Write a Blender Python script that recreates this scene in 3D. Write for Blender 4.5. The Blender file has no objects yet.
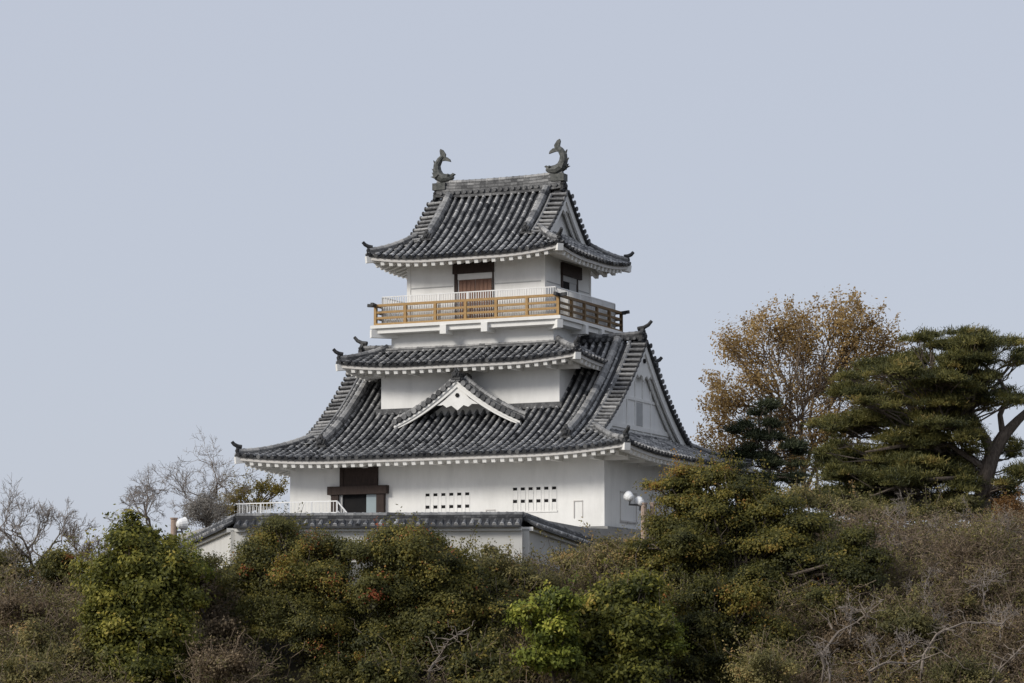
import bpy, math, random
import numpy as np
from mathutils import Vector as V, Matrix

# ------------------------------------------------------------------ camera, world, sun, exposure
SC = bpy.context.scene
COL = SC.collection
FPX, PITCH, ROT = 2950.0, math.radians(6.55), math.radians(-25.0)
CAMP = np.array([0.0, 0.0, 1.6])
cd = bpy.data.cameras.new('camera')
cd.sensor_width = 36.0
cd.lens = FPX / 1024.0 * 36.0
cd.clip_start, cd.clip_end = 0.5, 20000.0
co = bpy.data.objects.new('camera', cd)
COL.objects.link(co)
co.location = CAMP
co.rotation_euler = (math.pi / 2 + PITCH, 0, 0)
SC.camera = co

SUN_EL = math.radians(32.0)
SUN_AZ = (-0.87, -0.49)                      # towards the sun, horizontally (behind the viewer's left shoulder)
w = bpy.data.worlds.new('World')
SC.world = w
w.use_nodes = True
nt = w.node_tree
nt.nodes.clear()
sky = nt.nodes.new('ShaderNodeTexSky')
sky.sky_type = 'NISHITA'
sky.sun_disc = False
sky.sun_elevation = SUN_EL
sky.sun_rotation = math.atan2(SUN_AZ[0], SUN_AZ[1])
sky.air_density, sky.dust_density, sky.ozone_density = 1.0, 1.5, 1.5
veil = nt.nodes.new('ShaderNodeMix')          # a thin even veil of high cloud over the clear sky
veil.data_type = 'RGBA'
veil.inputs[0].default_value = 0.85
veil.inputs[7].default_value = (5.75, 6.13, 7.1, 1)
bg = nt.nodes.new('ShaderNodeBackground')
bg.inputs[1].default_value = 0.1
wo = nt.nodes.new('ShaderNodeOutputWorld')
nt.links.new(sky.outputs[0], veil.inputs[6])
nt.links.new(veil.outputs[2], bg.inputs[0])
nt.links.new(bg.outputs[0], wo.inputs[0])

sd = bpy.data.lights.new('sun', 'SUN')
sd.energy = 2.95
sd.angle = math.radians(16.0)
sd.color = (1.0, 0.95, 0.87)
so = bpy.data.objects.new('sun', sd)
COL.objects.link(so)
sv = V((SUN_AZ[0] * math.cos(SUN_EL), SUN_AZ[1] * math.cos(SUN_EL), math.sin(SUN_EL)))
so.rotation_euler = sv.to_track_quat('Z', 'Y').to_euler()
so.location = (-60, -40, 60)
vs = SC.view_settings
vs.view_transform, vs.look, vs.exposure, vs.gamma = 'Standard', 'None', 0.0, 1.0
vs.use_curve_mapping = False
SC.render.engine = 'CYCLES'

rng = np.random.default_rng(7)
random.seed(7)

# ------------------------------------------------------------------ coordinates
_F = np.array([0, math.cos(PITCH), math.sin(PITCH)])
_U = np.array([0, -math.sin(PITCH), math.cos(PITCH)])
_R = np.array([1.0, 0, 0])
def ray(px, py): return _F * FPX + _R * (px - 512) + _U * (341.5 - py)
def at(px, py, Y):                            # the point of the place at distance Y seen at that spot of the photograph
    r = ray(px, py)
    return CAMP + r * (Y / r[1])
O = at(604.5, 526, 123.0)                     # near corner of the keep's ground storey
EX = np.array([math.cos(ROT), math.sin(ROT), 0])
EY = np.array([-math.sin(ROT), math.cos(ROT), 0])
KEEP = O + EX * -7.5 + EY * 5.65              # centre of the keep
def keep_on_y(px, py, y):
    r = ray(px, py)
    t = (y - (CAMP - KEEP) @ EY) / (r @ EY)
    p = CAMP + r * t - KEEP
    return np.array([p @ EX, p @ EY, p[2]])

# ------------------------------------------------------------------ materials
def mat(name):
    m = bpy.data.materials.new(name)
    m.use_nodes = True
    n = m.node_tree
    return m, n, n.nodes['Principled BSDF']
def noise(n, scale, detail=4, rough=0.6, vec=None, sc=None):
    t = n.nodes.new('ShaderNodeTexNoise')
    t.inputs['Scale'].default_value = scale
    t.inputs['Detail'].default_value = detail
    t.inputs['Roughness'].default_value = rough
    tc = n.nodes.new('ShaderNodeTexCoord')
    mp = n.nodes.new('ShaderNodeMapping')
    if sc: mp.inputs['Scale'].default_value = sc
    n.links.new(tc.outputs['Object'], mp.inputs[0])
    n.links.new(mp.outputs[0], t.inputs['Vector'])
    return t
def ramp(n, src, stops):
    r = n.nodes.new('ShaderNodeValToRGB')
    e = r.color_ramp.elements
    while len(e) < len(stops): e.new(0.5)
    for q, (p, c) in zip(e, stops):
        q.position = p
        q.color = (*c, 1)
    n.links.new(src, r.inputs[0])
    return r
def mul(n, a, b, fac=1.0, mode='MULTIPLY'):
    m = n.nodes.new('ShaderNodeMix')
    m.data_type = 'RGBA'
    m.blend_type = mode
    m.inputs[0].default_value = fac
    n.links.new(a, m.inputs[6])
    n.links.new(b, m.inputs[7])
    return m
def surf(name, c0, c1, scale=3.0, rough=0.8, sc=None, bump=0.0, spec=0.3):
    m, n, b = mat(name)
    t = noise(n, scale, 6, 0.65, sc=sc)
    r = ramp(n, t.outputs[0], [(0.3, c0), (0.7, c1)])
    n.links.new(r.outputs[0], b.inputs['Base Color'])
    b.inputs['Roughness'].default_value = rough
    b.inputs['Specular IOR Level'].default_value = spec
    if bump:
        bp = n.nodes.new('ShaderNodeBump')
        bp.inputs['Strength'].default_value = bump
        bp.inputs['Distance'].default_value = 0.03
        n.links.new(t.outputs[0], bp.inputs['Height'])
        n.links.new(bp.outputs[0], b.inputs['Normal'])
    return m
def plaster(name, base=(0.82, 0.812, 0.79)):
    m, n, b = mat(name)
    t1 = noise(n, 1.0, 6, 0.7, sc=(1.3, 1.3, 0.3))
    t2 = noise(n, 0.55, 4, 0.6)
    d = tuple(c * 0.90 for c in base)
    r1 = ramp(n, t1.outputs[0], [(0.32, d), (0.55, base)])
    r2 = ramp(n, t2.outputs[0], [(0.3, (0.93, 0.93, 0.92)), (0.6, (1, 1, 1))])
    x = mul(n, r1.outputs[0], r2.outputs[0])
    n.links.new(x.outputs[2], b.inputs['Base Color'])
    b.inputs['Roughness'].default_value = 0.9
    b.inputs['Specular IOR Level'].default_value = 0.15
    return m
def tilemat(name, stops):
    m, n, b = mat(name)
    a = n.nodes.new('ShaderNodeAttribute')
    a.attribute_name = 'tint'
    t = noise(n, 9.0, 5, 0.7)
    ad = n.nodes.new('ShaderNodeMath')
    ad.operation = 'MULTIPLY_ADD'
    n.links.new(t.outputs[0], ad.inputs[0])
    ad.inputs[1].default_value = 0.5
    n.links.new(a.outputs['Fac'], ad.inputs[2])
    sb = n.nodes.new('ShaderNodeMath')
    sb.operation = 'SUBTRACT'
    n.links.new(ad.outputs[0], sb.inputs[0])
    sb.inputs[1].default_value = 0.25
    t3 = noise(n, 0.9, 4, 0.6)
    a3 = n.nodes.new('ShaderNodeMath')
    a3.operation = 'MULTIPLY_ADD'
    n.links.new(t3.outputs[0], a3.inputs[0])
    a3.inputs[1].default_value = 0.45
    n.links.new(sb.outputs[0], a3.inputs[2])
    sb = n.nodes.new('ShaderNodeMath')
    sb.operation = 'SUBTRACT'
    n.links.new(a3.outputs[0], sb.inputs[0])
    sb.inputs[1].default_value = 0.225
    r = ramp(n, sb.outputs[0], stops)
    n.links.new(r.outputs[0], b.inputs['Base Color'])
    b.inputs['Roughness'].default_value = 0.55
    b.inputs['Specular IOR Level'].default_value = 0.4
    return m
def leafmat(name, dark, mid, light, accent=None, trans=0.40):
    m, n, b = mat(name)
    a = n.nodes.new('ShaderNodeAttribute')
    a.attribute_name = 'tint'
    st = [(0.0, dark), (0.5, mid), (0.85, light)]
    if accent: st.append((0.97, accent))
    r = ramp(n, a.outputs['Fac'], st)
    n.links.new(r.outputs[0], b.inputs['Base Color'])
    b.inputs['Roughness'].default_value = 0.55
    b.inputs['Specular IOR Level'].default_value = 0.25
    tr = n.nodes.new('ShaderNodeBsdfTranslucent')
    n.links.new(r.outputs[0], tr.inputs[0])
    mx = n.nodes.new('ShaderNodeMixShader')
    mx.inputs[0].default_value = trans
    n.links.new(b.outputs[0], mx.inputs[1])
    n.links.new(tr.outputs[0], mx.inputs[2])
    n.links.new(mx.outputs[0], n.nodes['Material Output'].inputs[0])
    return m

M = {}
M['plaster'] = plaster('white lime plaster')
M['plaster_old'] = plaster('stained white plaster', (0.62, 0.61, 0.58))
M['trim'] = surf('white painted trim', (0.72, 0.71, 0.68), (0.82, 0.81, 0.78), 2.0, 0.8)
M['tile'] = tilemat('grey roof tile', [(0.0, (0.014, 0.014, 0.016)), (0.22, (0.045, 0.046, 0.049)), (0.45, (0.20, 0.20, 0.20)), (0.68, (0.36, 0.355, 0.345)), (0.95, (0.60, 0.59, 0.57))])
M['oni'] = surf('dark ornamental tile', (0.018, 0.019, 0.022), (0.075, 0.075, 0.075), 6, 0.6)
M['ornament'] = surf('weathered bronze green tile', (0.028, 0.034, 0.031), (0.14, 0.14, 0.13), 7, 0.6)
M['oldtile'] = surf('lichen stained ridge tile', (0.06, 0.055, 0.05), (0.26, 0.24, 0.21), 7, 0.8)
M['darkwood'] = surf('dark brown timber', (0.022, 0.014, 0.011), (0.05, 0.032, 0.026), 3, 0.7, sc=(6, 6, 1))
M['door'] = surf('reddish brown door boards', (0.12, 0.06, 0.04), (0.24, 0.13, 0.085), 3, 0.6, sc=(8, 8, 0.6))
M['railwood'] = surf('honey coloured wood', (0.30, 0.18, 0.07), (0.45, 0.285, 0.12), 4, 0.6, sc=(2, 2, 6))
M['railwood_shaded'] = surf('shade darkened wood', (0.12, 0.078, 0.038), (0.21, 0.135, 0.065), 4, 0.7, sc=(2, 2, 6))  # railing wood again, darker: the shade of the balcony sides put into its colour
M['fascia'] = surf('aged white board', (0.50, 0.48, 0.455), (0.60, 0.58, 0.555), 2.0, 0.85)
M['metal'] = surf('white painted metal', (0.72, 0.72, 0.71), (0.8, 0.8, 0.79), 3, 0.45)
M['black'] = surf('unlit interior', (0.006, 0.006, 0.007), (0.012, 0.011, 0.011), 2, 0.9)
M['stone'] = surf('grey stone', (0.14, 0.14, 0.14), (0.30, 0.30, 0.29), 2.5, 0.9, bump=0.5)
M['line'] = surf('grey timber line', (0.36, 0.36, 0.36), (0.46, 0.46, 0.45), 3, 0.8)
M['lamp'] = surf('white enamel', (0.74, 0.74, 0.73), (0.82, 0.82, 0.81), 3, 0.4)
M['post'] = surf('pinkish concrete', (0.30, 0.22, 0.17), (0.42, 0.32, 0.26), 5, 0.9)
M['bark'] = surf('grey brown bark', (0.06, 0.045, 0.035), (0.17, 0.14, 0.115), 5, 0.95, sc=(4, 4, 1), bump=0.6)
M['twig'] = surf('pale bare twig', (0.16, 0.135, 0.115), (0.31, 0.27, 0.24), 4, 0.9)
M['drytwig'] = surf('dry brown twig', (0.11, 0.082, 0.056), (0.28, 0.215, 0.155), 2, 0.95)
M['deadwood'] = surf('bleached dead wood', (0.16, 0.13, 0.105), (0.27, 0.23, 0.195), 4, 0.95)
m, n, b = mat('glass pane')
b.inputs['Base Color'].default_value = (0.30, 0.36, 0.38, 1)
b.inputs['Roughness'].default_value = 0.12
M['glass'] = m
M['soil'] = surf('leaf litter and soil', (0.025, 0.022, 0.014), (0.075, 0.06, 0.035), 0.6, 1.0)
M['gravel'] = surf('pale terrace gravel', (0.30, 0.29, 0.27), (0.40, 0.385, 0.36), 3.0, 0.95)
# foliage
M['l_dark'] = leafmat('dark evergreen leaf', (0.055, 0.060, 0.023), (0.146, 0.138, 0.036), (0.342, 0.275, 0.060), (0.428, 0.126, 0.057))
M['l_layer'] = leafmat('layered evergreen leaf', (0.040, 0.045, 0.016), (0.135, 0.128, 0.029), (0.311, 0.244, 0.051), (0.351, 0.194, 0.053))
M['l_green'] = leafmat('fresh green leaf', (0.050, 0.059, 0.016), (0.176, 0.176, 0.032), (0.385, 0.337, 0.062), (0.468, 0.337, 0.079))
M['l_lime'] = leafmat('lime green leaf', (0.077, 0.099, 0.021), (0.240, 0.269, 0.042), (0.461, 0.451, 0.077), (0.538, 0.422, 0.115))
M['l_olive'] = leafmat('dull olive leaf', (0.075, 0.074, 0.031), (0.188, 0.168, 0.061), (0.364, 0.297, 0.113), (0.441, 0.286, 0.121))
M['l_autumn'] = leafmat('golden brown leaf', (0.198, 0.125, 0.048), (0.379, 0.250, 0.093), (0.530, 0.372, 0.160), (0.577, 0.444, 0.227), 0.45)
M['l_pine'] = leafmat('olive pine needle', (0.041, 0.048, 0.021), (0.121, 0.118, 0.035), (0.242, 0.211, 0.060), (0.306, 0.220, 0.070), 0.2)
M['l_pine2'] = leafmat('deep green pine needle', (0.018, 0.026, 0.015), (0.048, 0.060, 0.030), (0.10, 0.11, 0.055), None, 0.2)
M['l_brown'] = leafmat('withered leaf', (0.075, 0.054, 0.032), (0.195, 0.142, 0.085), (0.34, 0.26, 0.16), (0.22, 0.19, 0.06))
M['l_rust'] = leafmat('rusty orange leaf', (0.11, 0.055, 0.02), (0.20, 0.105, 0.035), (0.27, 0.16, 0.07), (0.2, 0.17, 0.04))
M['l_yellow'] = leafmat('yellow olive leaf', (0.081, 0.069, 0.014), (0.218, 0.172, 0.029), (0.345, 0.265, 0.057), (0.345, 0.196, 0.057))
M['l_grey'] = leafmat('grey downy leaf', (0.17, 0.15, 0.13), (0.27, 0.25, 0.22), (0.36, 0.335, 0.30), None)
M['l_grass'] = leafmat('tall weeds', (0.056, 0.063, 0.021), (0.140, 0.140, 0.049), (0.266, 0.231, 0.098), (0.364, 0.280, 0.154))

# ------------------------------------------------------------------ mesh helpers
class MB:
    def __init__(s): s.v, s.f, s.t = [], [], []
    def poly(s, pts, faces, tint=0.5):
        k = len(s.v)
        s.v += [tuple(p) for p in pts]
        s.f += [tuple(i + k for i in f) for f in faces]
        s.t += [tint] * len(faces)
    def box(s, x0, x1, y0, y1, z0, z1, tint=0.5):
        s.poly([(x0, y0, z0), (x1, y0, z0), (x1, y1, z0), (x0, y1, z0), (x0, y0, z1), (x1, y0, z1), (x1, y1, z1), (x0, y1, z1)],
               [(0, 3, 2, 1), (4, 5, 6, 7), (0, 1, 5, 4), (1, 2, 6, 5), (2, 3, 7, 6), (3, 0, 4, 7)], tint)
    def beam(s, p, q, wd, h, tint=0.5, off=0.0, wd2=None):     # a bar from p to q, standing on the line
        p, q = V(p), V(q)
        d = (q - p).normalized()
        sd_ = d.cross(V((0, 0, 1)))
        if sd_.length < 1e-4: sd_ = V((1, 0, 0))
        sd_.normalize()
        up = sd_.cross(d)
        wd2 = wd if wd2 is None else wd2
        P = []
        for a in (p, q):
            for (i, j) in ((-1, 0), (1, 0), (1, 1), (-1, 1)):
                P.append(a + sd_ * (i * (wd if j == 0 else wd2) / 2) + up * (off + j * h))
        s.poly(P, [(3, 2, 1, 0), (4, 5, 6, 7), (0, 1, 5, 4), (1, 2, 6, 5), (2, 3, 7, 6), (3, 0, 4, 7)], tint)
    def tube(s, pts, rad, n=6, tint=0.5, cap=True):
        pts = [V(p) for p in pts]
        if not hasattr(rad, '__len__'): rad = [rad] * len(pts)
        k = len(s.v)
        ref = None
        for i, p in enumerate(pts):
            d = (pts[min(i + 1, len(pts) - 1)] - pts[max(i - 1, 0)]).normalized()
            if ref is None:
                ref = d.cross(V((0, 0, 1)))
                if ref.length < 0.05: ref = d.cross(V((1, 0, 0)))
            ref = (ref - d * ref.dot(d)).normalized()
            b2 = d.cross(ref)
            for j in range(n):
                a = 2 * math.pi * j / n
                s.v.append(tuple(p + (ref * math.cos(a) + b2 * math.sin(a)) * rad[i]))
        for i in range(len(pts) - 1):
            for j in range(n):
                a, b_ = k + i * n + j, k + i * n + (j + 1) % n
                s.f.append((a, b_, b_ + n, a + n))
                s.t.append(tint)
        if cap:
            s.f.append(tuple(k + j for j in reversed(range(n))))
            s.f.append(tuple(k + (len(pts) - 1) * n + j for j in range(n)))
            s.t += [tint, tint]
    def prism(s, poly, o, u, v_, nrm, th, tint=0.5):           # an outline (u,v) with a thickness along nrm
        o, u, v_, nrm = V(o), V(u), V(v_), V(nrm)
        c = len(poly)
        P = [o + u * a + v_ * b_ for a, b_ in poly] + [o + u * a + v_ * b_ + nrm * th for a, b_ in poly]
        s.poly(P, [tuple(reversed(range(c))), tuple(range(c, 2 * c))] + [(i, (i + 1) % c, (i + 1) % c + c, i + c) for i in range(c)], tint)
    def ball(s, c, r, n=10, m_=6, sq=(1, 1, 1), tint=0.5):
        P = []
        for i in range(m_ + 1):
            th = math.pi * i / m_
            for j in range(n):
                a = 2 * math.pi * j / n
                P.append((c[0] + r * sq[0] * math.sin(th) * math.cos(a), c[1] + r * sq[1] * math.sin(th) * math.sin(a), c[2] + r * sq[2] * math.cos(th)))
        s.poly(P, [(i * n + j, (i + 1) * n + j, (i + 1) * n + (j + 1) % n, i * n + (j + 1) % n) for i in range(m_) for j in range(n)], tint)
    def build(s, name, m_, parent=None, smooth=False):
        me = bpy.data.meshes.new(name)
        me.from_pydata(s.v, [], s.f)
        at_ = me.attributes.new('tint', 'FLOAT', 'FACE')
        at_.data.foreach_set('value', np.array(s.t, dtype=np.float32))
        if smooth: me.polygons.foreach_set('use_smooth', [True] * len(me.polygons))
        me.materials.append(m_)
        me.update()
        o = bpy.data.objects.new(name, me)
        COL.objects.link(o)
        if parent: o.parent = parent
        return o
def pieces(name, m_, parent, boxes):           # every box its own part
    out = []
    for q in boxes:
        mb_ = MB()
        mb_.box(*q)
        out.append(mb_.build(name, m_, parent))
    return out
def tag(o, label=None, cat=None, group=None, kind=None):
    if label: o['label'] = label
    if cat: o['category'] = cat
    if group: o['group'] = group
    if kind: o['kind'] = kind
    return o
def empty(name, loc, rz=0.0):
    o = bpy.data.objects.new(name, None)
    COL.objects.link(o)
    o.location = loc
    o.rotation_euler = (0, 0, rz)
    return o
def npmesh(name, verts, tris_per, tint, m_, parent=None):      # many separate quads or triangles in one mesh
    k = verts.shape[1]
    nf = verts.shape[0]
    me = bpy.data.meshes.new(name)
    me.vertices.add(nf * k)
    me.vertices.foreach_set('co', verts.reshape(-1).astype(np.float32))
    me.loops.add(nf * k)
    me.loops.foreach_set('vertex_index', np.arange(nf * k, dtype=np.int32))
    me.polygons.add(nf)
    me.polygons.foreach_set('loop_start', np.arange(0, nf * k, k, dtype=np.int32))
    a = me.attributes.new('tint', 'FLOAT', 'FACE')
    a.data.foreach_set('value', tint.astype(np.float32))
    me.materials.append(m_)
    me.update()
    me.validate()
    o = bpy.data.objects.new(name, me)
    COL.objects.link(o)
    if parent: o.parent = parent
    return o

# ------------------------------------------------------------------ ground
def sst(a, b, x):
    t = np.clip((x - a) / (b - a), 0, 1)
    return t * t * (3 - 2 * t)
def ground_z(X, Y):
    X, Y = np.asarray(X, float), np.asarray(Y, float)
    up = sst(91, 107, Y)
    ridge_h = 5.4 + 0.95 * sst(2, 14, X) - 1.6 * sst(-8, -19, X) * 1.0
    ridge_h = ridge_h - 3.0 * sst(-18, -45, X) - 3.0 * sst(30, 70, X)
    z = up * ridge_h
    z = z * (1 - sst(165, 260, Y))
    z = z + 0.25 * np.sin(X * 0.7 + Y * 0.3) * np.sin(Y * 0.45 - X * 0.2) * up * (1 - sst(165, 260, Y))
    return z
gx = np.concatenate([np.array([-6000, -2500, -900, -300, -120]), np.arange(-70, 71, 2.0), np.array([120, 300, 900, 2500, 6000])])
gy = np.concatenate([np.array([-800, -200, 0, 30, 50]), np.arange(60, 181, 2.0), np.array([190, 205, 220, 240, 265, 300, 500, 1200, 3000, 9000])])
GX, GY = np.meshgrid(gx, gy)
GZ = ground_z(GX, GY)
me = bpy.data.meshes.new('ground')
nx_ = len(gx)
me.from_pydata(list(zip(GX.ravel(), GY.ravel(), GZ.ravel())), [], [(j * nx_ + i, j * nx_ + i + 1, (j + 1) * nx_ + i + 1, (j + 1) * nx_ + i) for j in range(len(gy) - 1) for i in range(nx_ - 1)])
me.polygons.foreach_set('use_smooth', [True] * len(me.polygons))
me.materials.append(M['soil'])
o = bpy.data.objects.new('ground', me)
COL.objects.link(o)
tag(o, 'dark leaf littered hill rising from flat land to the castle', 'ground', kind='structure')

# ------------------------------------------------------------------ the keep
keep = empty('castle_keep', KEEP, ROT)
tag(keep, 'white three storey castle keep with curved grey tiled roofs on the wooded hill', 'castle')

class Roof:
    def __init__(s, hx, hy, z0, a, b, cu, L, gx=None, gw=None, stop=None, tw=0.34):
        s.hx, s.hy, s.z0, s.a, s.b, s.cu, s.L, s.gx, s.gw, s.stop, s.tw = hx, hy, z0, a, b, cu, L, gx, gw, stop, tw
    def z(s, u, d, half):
        f = max(0.0, 1 - max(0.0, half - abs(u)) / s.L) ** 2.0
        g = max(0.0, 1 - max(0.0, d) / 2.4) ** 1.5
        return s.z0 + s.a * d + s.b * d * abs(d) + s.cu * f * g
    def pos(s, side, u, d, h=0.0):
        half = s.hx if side in 'fb' else s.hy
        z = s.z(u, d, half)
        sl = s.a + 2 * s.b * max(d, 0)
        k = 1 / math.sqrt(1 + sl * sl)
        dd, zz = d - sl * k * h, z + k * h
        if side == 'f': return (u, -s.hy + dd, zz)
        if side == 'b': return (-u, s.hy - dd, zz)
        if side == 'r': return (s.hx - dd, u, zz)
        return (-s.hx + dd, -u, zz)
    def dmax(s, side, u):
        if s.stop is not None:                                  # skirt roof round a wall
            half = s.hx if side in 'fb' else s.hy
            return min(s.stop, half - abs(u))
        if side in 'fb':
            return s.hy - 0.06 if abs(u) <= s.gx - 0.60 else (s.hx - abs(u) if abs(u) > s.gx else s.hx - s.gx + 0.12)
        return min(s.hx - s.gw, s.hy - abs(u))

PROF = [(-0.5, -0.04), (-0.255, -0.02), (-0.255, 0.03), (-0.18, 0.09), (-0.07, 0.125), (0.07, 0.125), (0.18, 0.09), (0.255, 0.03), (0.255, -0.02), (0.5, -0.04)]
def tile_rows(mb, rf, side):
    half = rf.hx if side in 'fb' else rf.hy
    cnt = int(2 * half / rf.tw)
    wd = 2 * half / cnt
    for i in range(cnt):
        u = -half + (i + 0.5) * wd
        dm = rf.dmax(side, u)
        if dm < 0.12: dm = 0.12
        rowt = random.gauss(0, 0.04)
        d = -0.02
        while d < dm - 0.02:
            e = min(d + 0.31, dm)
            t = 0.50 + rowt + random.gauss(0, 0.12)
            jt = 0.62 + random.gauss(0, 0.16)
            j = min(d + 0.09, e)
            for (d0, d1, s0, s1, tt) in ((d, j, 1.10, 1.08, jt), (j, e, 1.0, 0.93, t)):
                if d1 - d0 < 0.004: continue
                P = [rf.pos(side, u + a * wd, d0, h * s0) for a, h in PROF] + [rf.pos(side, u + a * wd, d1, h * s1) for a, h in PROF]
                c = len(PROF)
                k = len(mb.v)
                mb.v += P
                for q in range(c - 1):
                    mb.f.append((k + q, k + q + 1, k + c + q + 1, k + c + q))
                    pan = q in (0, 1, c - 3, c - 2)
                    mb.t.append(0.12 if pan else (tt if q in (4, 3, 5) else tt - 0.14))  # crowns lighter, flanks and pans darker: highlight and shade put into the tint
            d = e
        # round end tile and the drip edge of the pan
        c0 = V(rf.pos(side, u, -0.03, 0.035))
        c1 = V(rf.pos(side, u, 0.06, 0.035))
        mb.tube([c0, c1], 0.098, 8, 0.20 + random.gauss(0, 0.08))
        A, B = rf.pos(side, u - wd / 2, -0.02, 0.0), rf.pos(side, u + wd / 2, -0.02, 0.0)
        A2, B2 = rf.pos(side, u - wd / 2, -0.01, -0.06), rf.pos(side, u + wd / 2, -0.01, -0.06)
        mb.poly([A, B, B2, A2], [(3, 2, 1, 0)], 0.2)

def smooth_path(pts, step):
    pts = [V(p) for p in pts]
    L = [0]
    for a, b in zip(pts, pts[1:]): L.append(L[-1] + (b - a).length)
    nseg = max(2, int(L[-1] / step))
    out = []
    for i in range(nseg + 1):
        t = L[-1] * i / nseg
        k = 0
        while k < len(L) - 2 and L[k + 1] < t: k += 1
        f = (t - L[k]) / max(1e-6, L[k + 1] - L[k])
        out.append(pts[k].lerp(pts[k + 1], f))
    return out
def ridge_tiles(mb, pts, wd, h, r, step=0.30, layers=3, base=0.42):
    P = smooth_path(pts, step)
    for a, b in zip(P, P[1:]):
        d = (b - a)
        for l in range(layers):
            ww = wd * (1.0 - 0.12 * l) * (1.06 if l % 2 else 1.0)
            hh = h / layers
            mb.beam(a - d * 0.005, b - d * 0.02, ww, hh * 0.8, base - 0.12 + random.gauss(0, 0.07), off=l * hh - 0.04)
            mb.beam(a, b, ww * 0.86, hh * 0.35, 0.12, off=l * hh + hh * 0.7 - 0.04)
        up = V((0, 0, h + r * 0.25 - 0.04))
        t = base + 0.06 + random.gauss(0, 0.1)
        a2, b2 = a + up, b + up
        mb.tube([a2, a2.lerp(b2, 0.25), a2.lerp(b2, 0.26), b2], [r * 1.08, r * 1.06, r * 0.98, r * 0.93], 8, t)
ONI = [(-0.5, 0), (-0.62, 0.12), (-0.5, 0.24), (-0.40, 0.3), (-0.42, 0.55), (-0.52, 0.75), (-0.36, 0.78), (-0.2, 0.95), (-0.1, 1.25), (0.1, 1.25), (0.2, 0.95), (0.36, 0.78), (0.52, 0.75), (0.42, 0.55), (0.40, 0.3), (0.5, 0.24), (0.62, 0.12), (0.5, 0)]
def oni(parent, p, d, size, horn=0.0, name='ridge_end_tile'):  # ogre-face end tile, facing along d
    mb = MB()
    d = V(d)
    d.z = 0
    d.normalize()
    s = V((-d.y, d.x, 0))
    p = V(p)
    mb.prism([(a * size, b * size) for a, b in ONI], p, s, (0, 0, 1), d, 0.13 * (size / 0.5))
    q = p + d * 0.13 * (size / 0.5)
    for a, b, r in ((0, 0.5, 0.26), (-0.27, 0.32, 0.12), (0.27, 0.32, 0.12), (-0.2, 0.72, 0.11), (0.2, 0.72, 0.11), (0, 0.9, 0.12)):
        c = q + s * (a * size) + V((0, 0, b * size))
        mb.ball(c, r * size, 8, 5)
    o_ = mb.build(name, M['oni'], parent)
    if horn:
        hb = MB()
        b0 = p - d * 0.15 + V((0, 0, size * 1.1))
        hp = [b0, b0 + d * horn * 0.45 + V((0, 0, horn * 0.08)), b0 + d * horn * 0.8 + V((0, 0, horn * 0.25)), b0 + d * horn * 1.05 + V((0, 0, horn * 0.52))]
        hb.tube(hp, [0.09 + size * 0.02, 0.09, 0.085, 0.075], 8)
        return o_, hb
    return o_, None

def eaves(parent, rf, wx, wy, drop, rafter=0.41, bracket=1.85, brz=None):
    """white boards, soffit and rafter ends under the tile edge"""
    mb, fa = MB(), MB()
    for side in 'fbrl':
        half = rf.hx if side in 'fb' else rf.hy
        oh = (rf.hy - wy) if side in 'fb' else (rf.hx - wx)
        N = 36
        def P(u, ins, dz):
            z = rf.z(u, 0.0, half) + dz
            if side == 'f': return (u, -rf.hy + ins, z)
            if side == 'b': return (-u, rf.hy - ins, z)
            if side == 'r': return (rf.hx - ins, u, z)
            return (-rf.hx + ins, -u, z)
        us = [(-1 + 2 * i / N) for i in range(N + 1)]
        for a, b in zip(us, us[1:]):
            def ring(t):
                i1, i3 = 0.07, oh + 0.15
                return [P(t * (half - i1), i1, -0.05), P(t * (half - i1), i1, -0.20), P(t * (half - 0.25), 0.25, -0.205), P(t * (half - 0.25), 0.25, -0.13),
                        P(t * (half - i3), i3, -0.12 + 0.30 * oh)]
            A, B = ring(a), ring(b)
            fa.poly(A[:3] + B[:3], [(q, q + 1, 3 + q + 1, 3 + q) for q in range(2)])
            mb.poly(A[2:] + B[2:], [(q, q + 1, 3 + q + 1, 3 + q) for q in range(2)])
        cnt = int(2 * (half - 0.35) / rafter)
        for i in range(cnt + 1):
            u = -(half - 0.35) + 2 * (half - 0.35) * i / cnt
            i_in = min(oh + 0.1, half - abs(u) + 0.05) if abs(u) > half - oh else oh + 0.1
            if i_in < 0.5: continue
            a, b = P(u, 0.15, -drop - 0.07), P(u, i_in, -drop - 0.07 + 0.30 * i_in - 0.06)
            mb.beam(a, b, 0.18, 0.20, off=-0.09)
        if bracket:
            lim = (wx if side in 'fb' else wy) - 0.15
            k = max(1, round(2 * lim / bracket))
            for i in range(k + 1):
                u = -lim + 2 * lim * i / k
                a, b = P(u, oh * 0.42, 0), P(u, oh + 0.1, 0)
                zz = rf.z0 - drop - 0.10 + 0.30 * oh * 0.42
                mb.beam((a[0], a[1], zz), (b[0], b[1], zz), 0.20, 0.22, off=-0.22)
            # long purlin on the bracket ends
            A, B = P(-lim - oh * 0.5, oh * 0.5, 0), P(lim + oh * 0.5, oh * 0.5, 0)
            zz = rf.z0 - drop - 0.10 + 0.30 * oh * 0.45
            mb.beam((A[0], A[1], zz), (B[0], B[1], zz), 0.16, 0.16, off=-0.10)
    for sx in (-1, 1):
        for sy in (-1, 1):
            zc = rf.z0 + rf.cu
            a = V((sx * (rf.hx - 0.02), sy * (rf.hy - 0.02), zc - drop - 0.06))
            b = V((sx * (rf.hx - 2.2), sy * (rf.hy - 2.2), zc - drop + 0.28))
            mb.beam(a, b, 0.26, 0.30, off=-0.10)
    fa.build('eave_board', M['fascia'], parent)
    return mb.build('eaves', M['trim'], parent)

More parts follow.
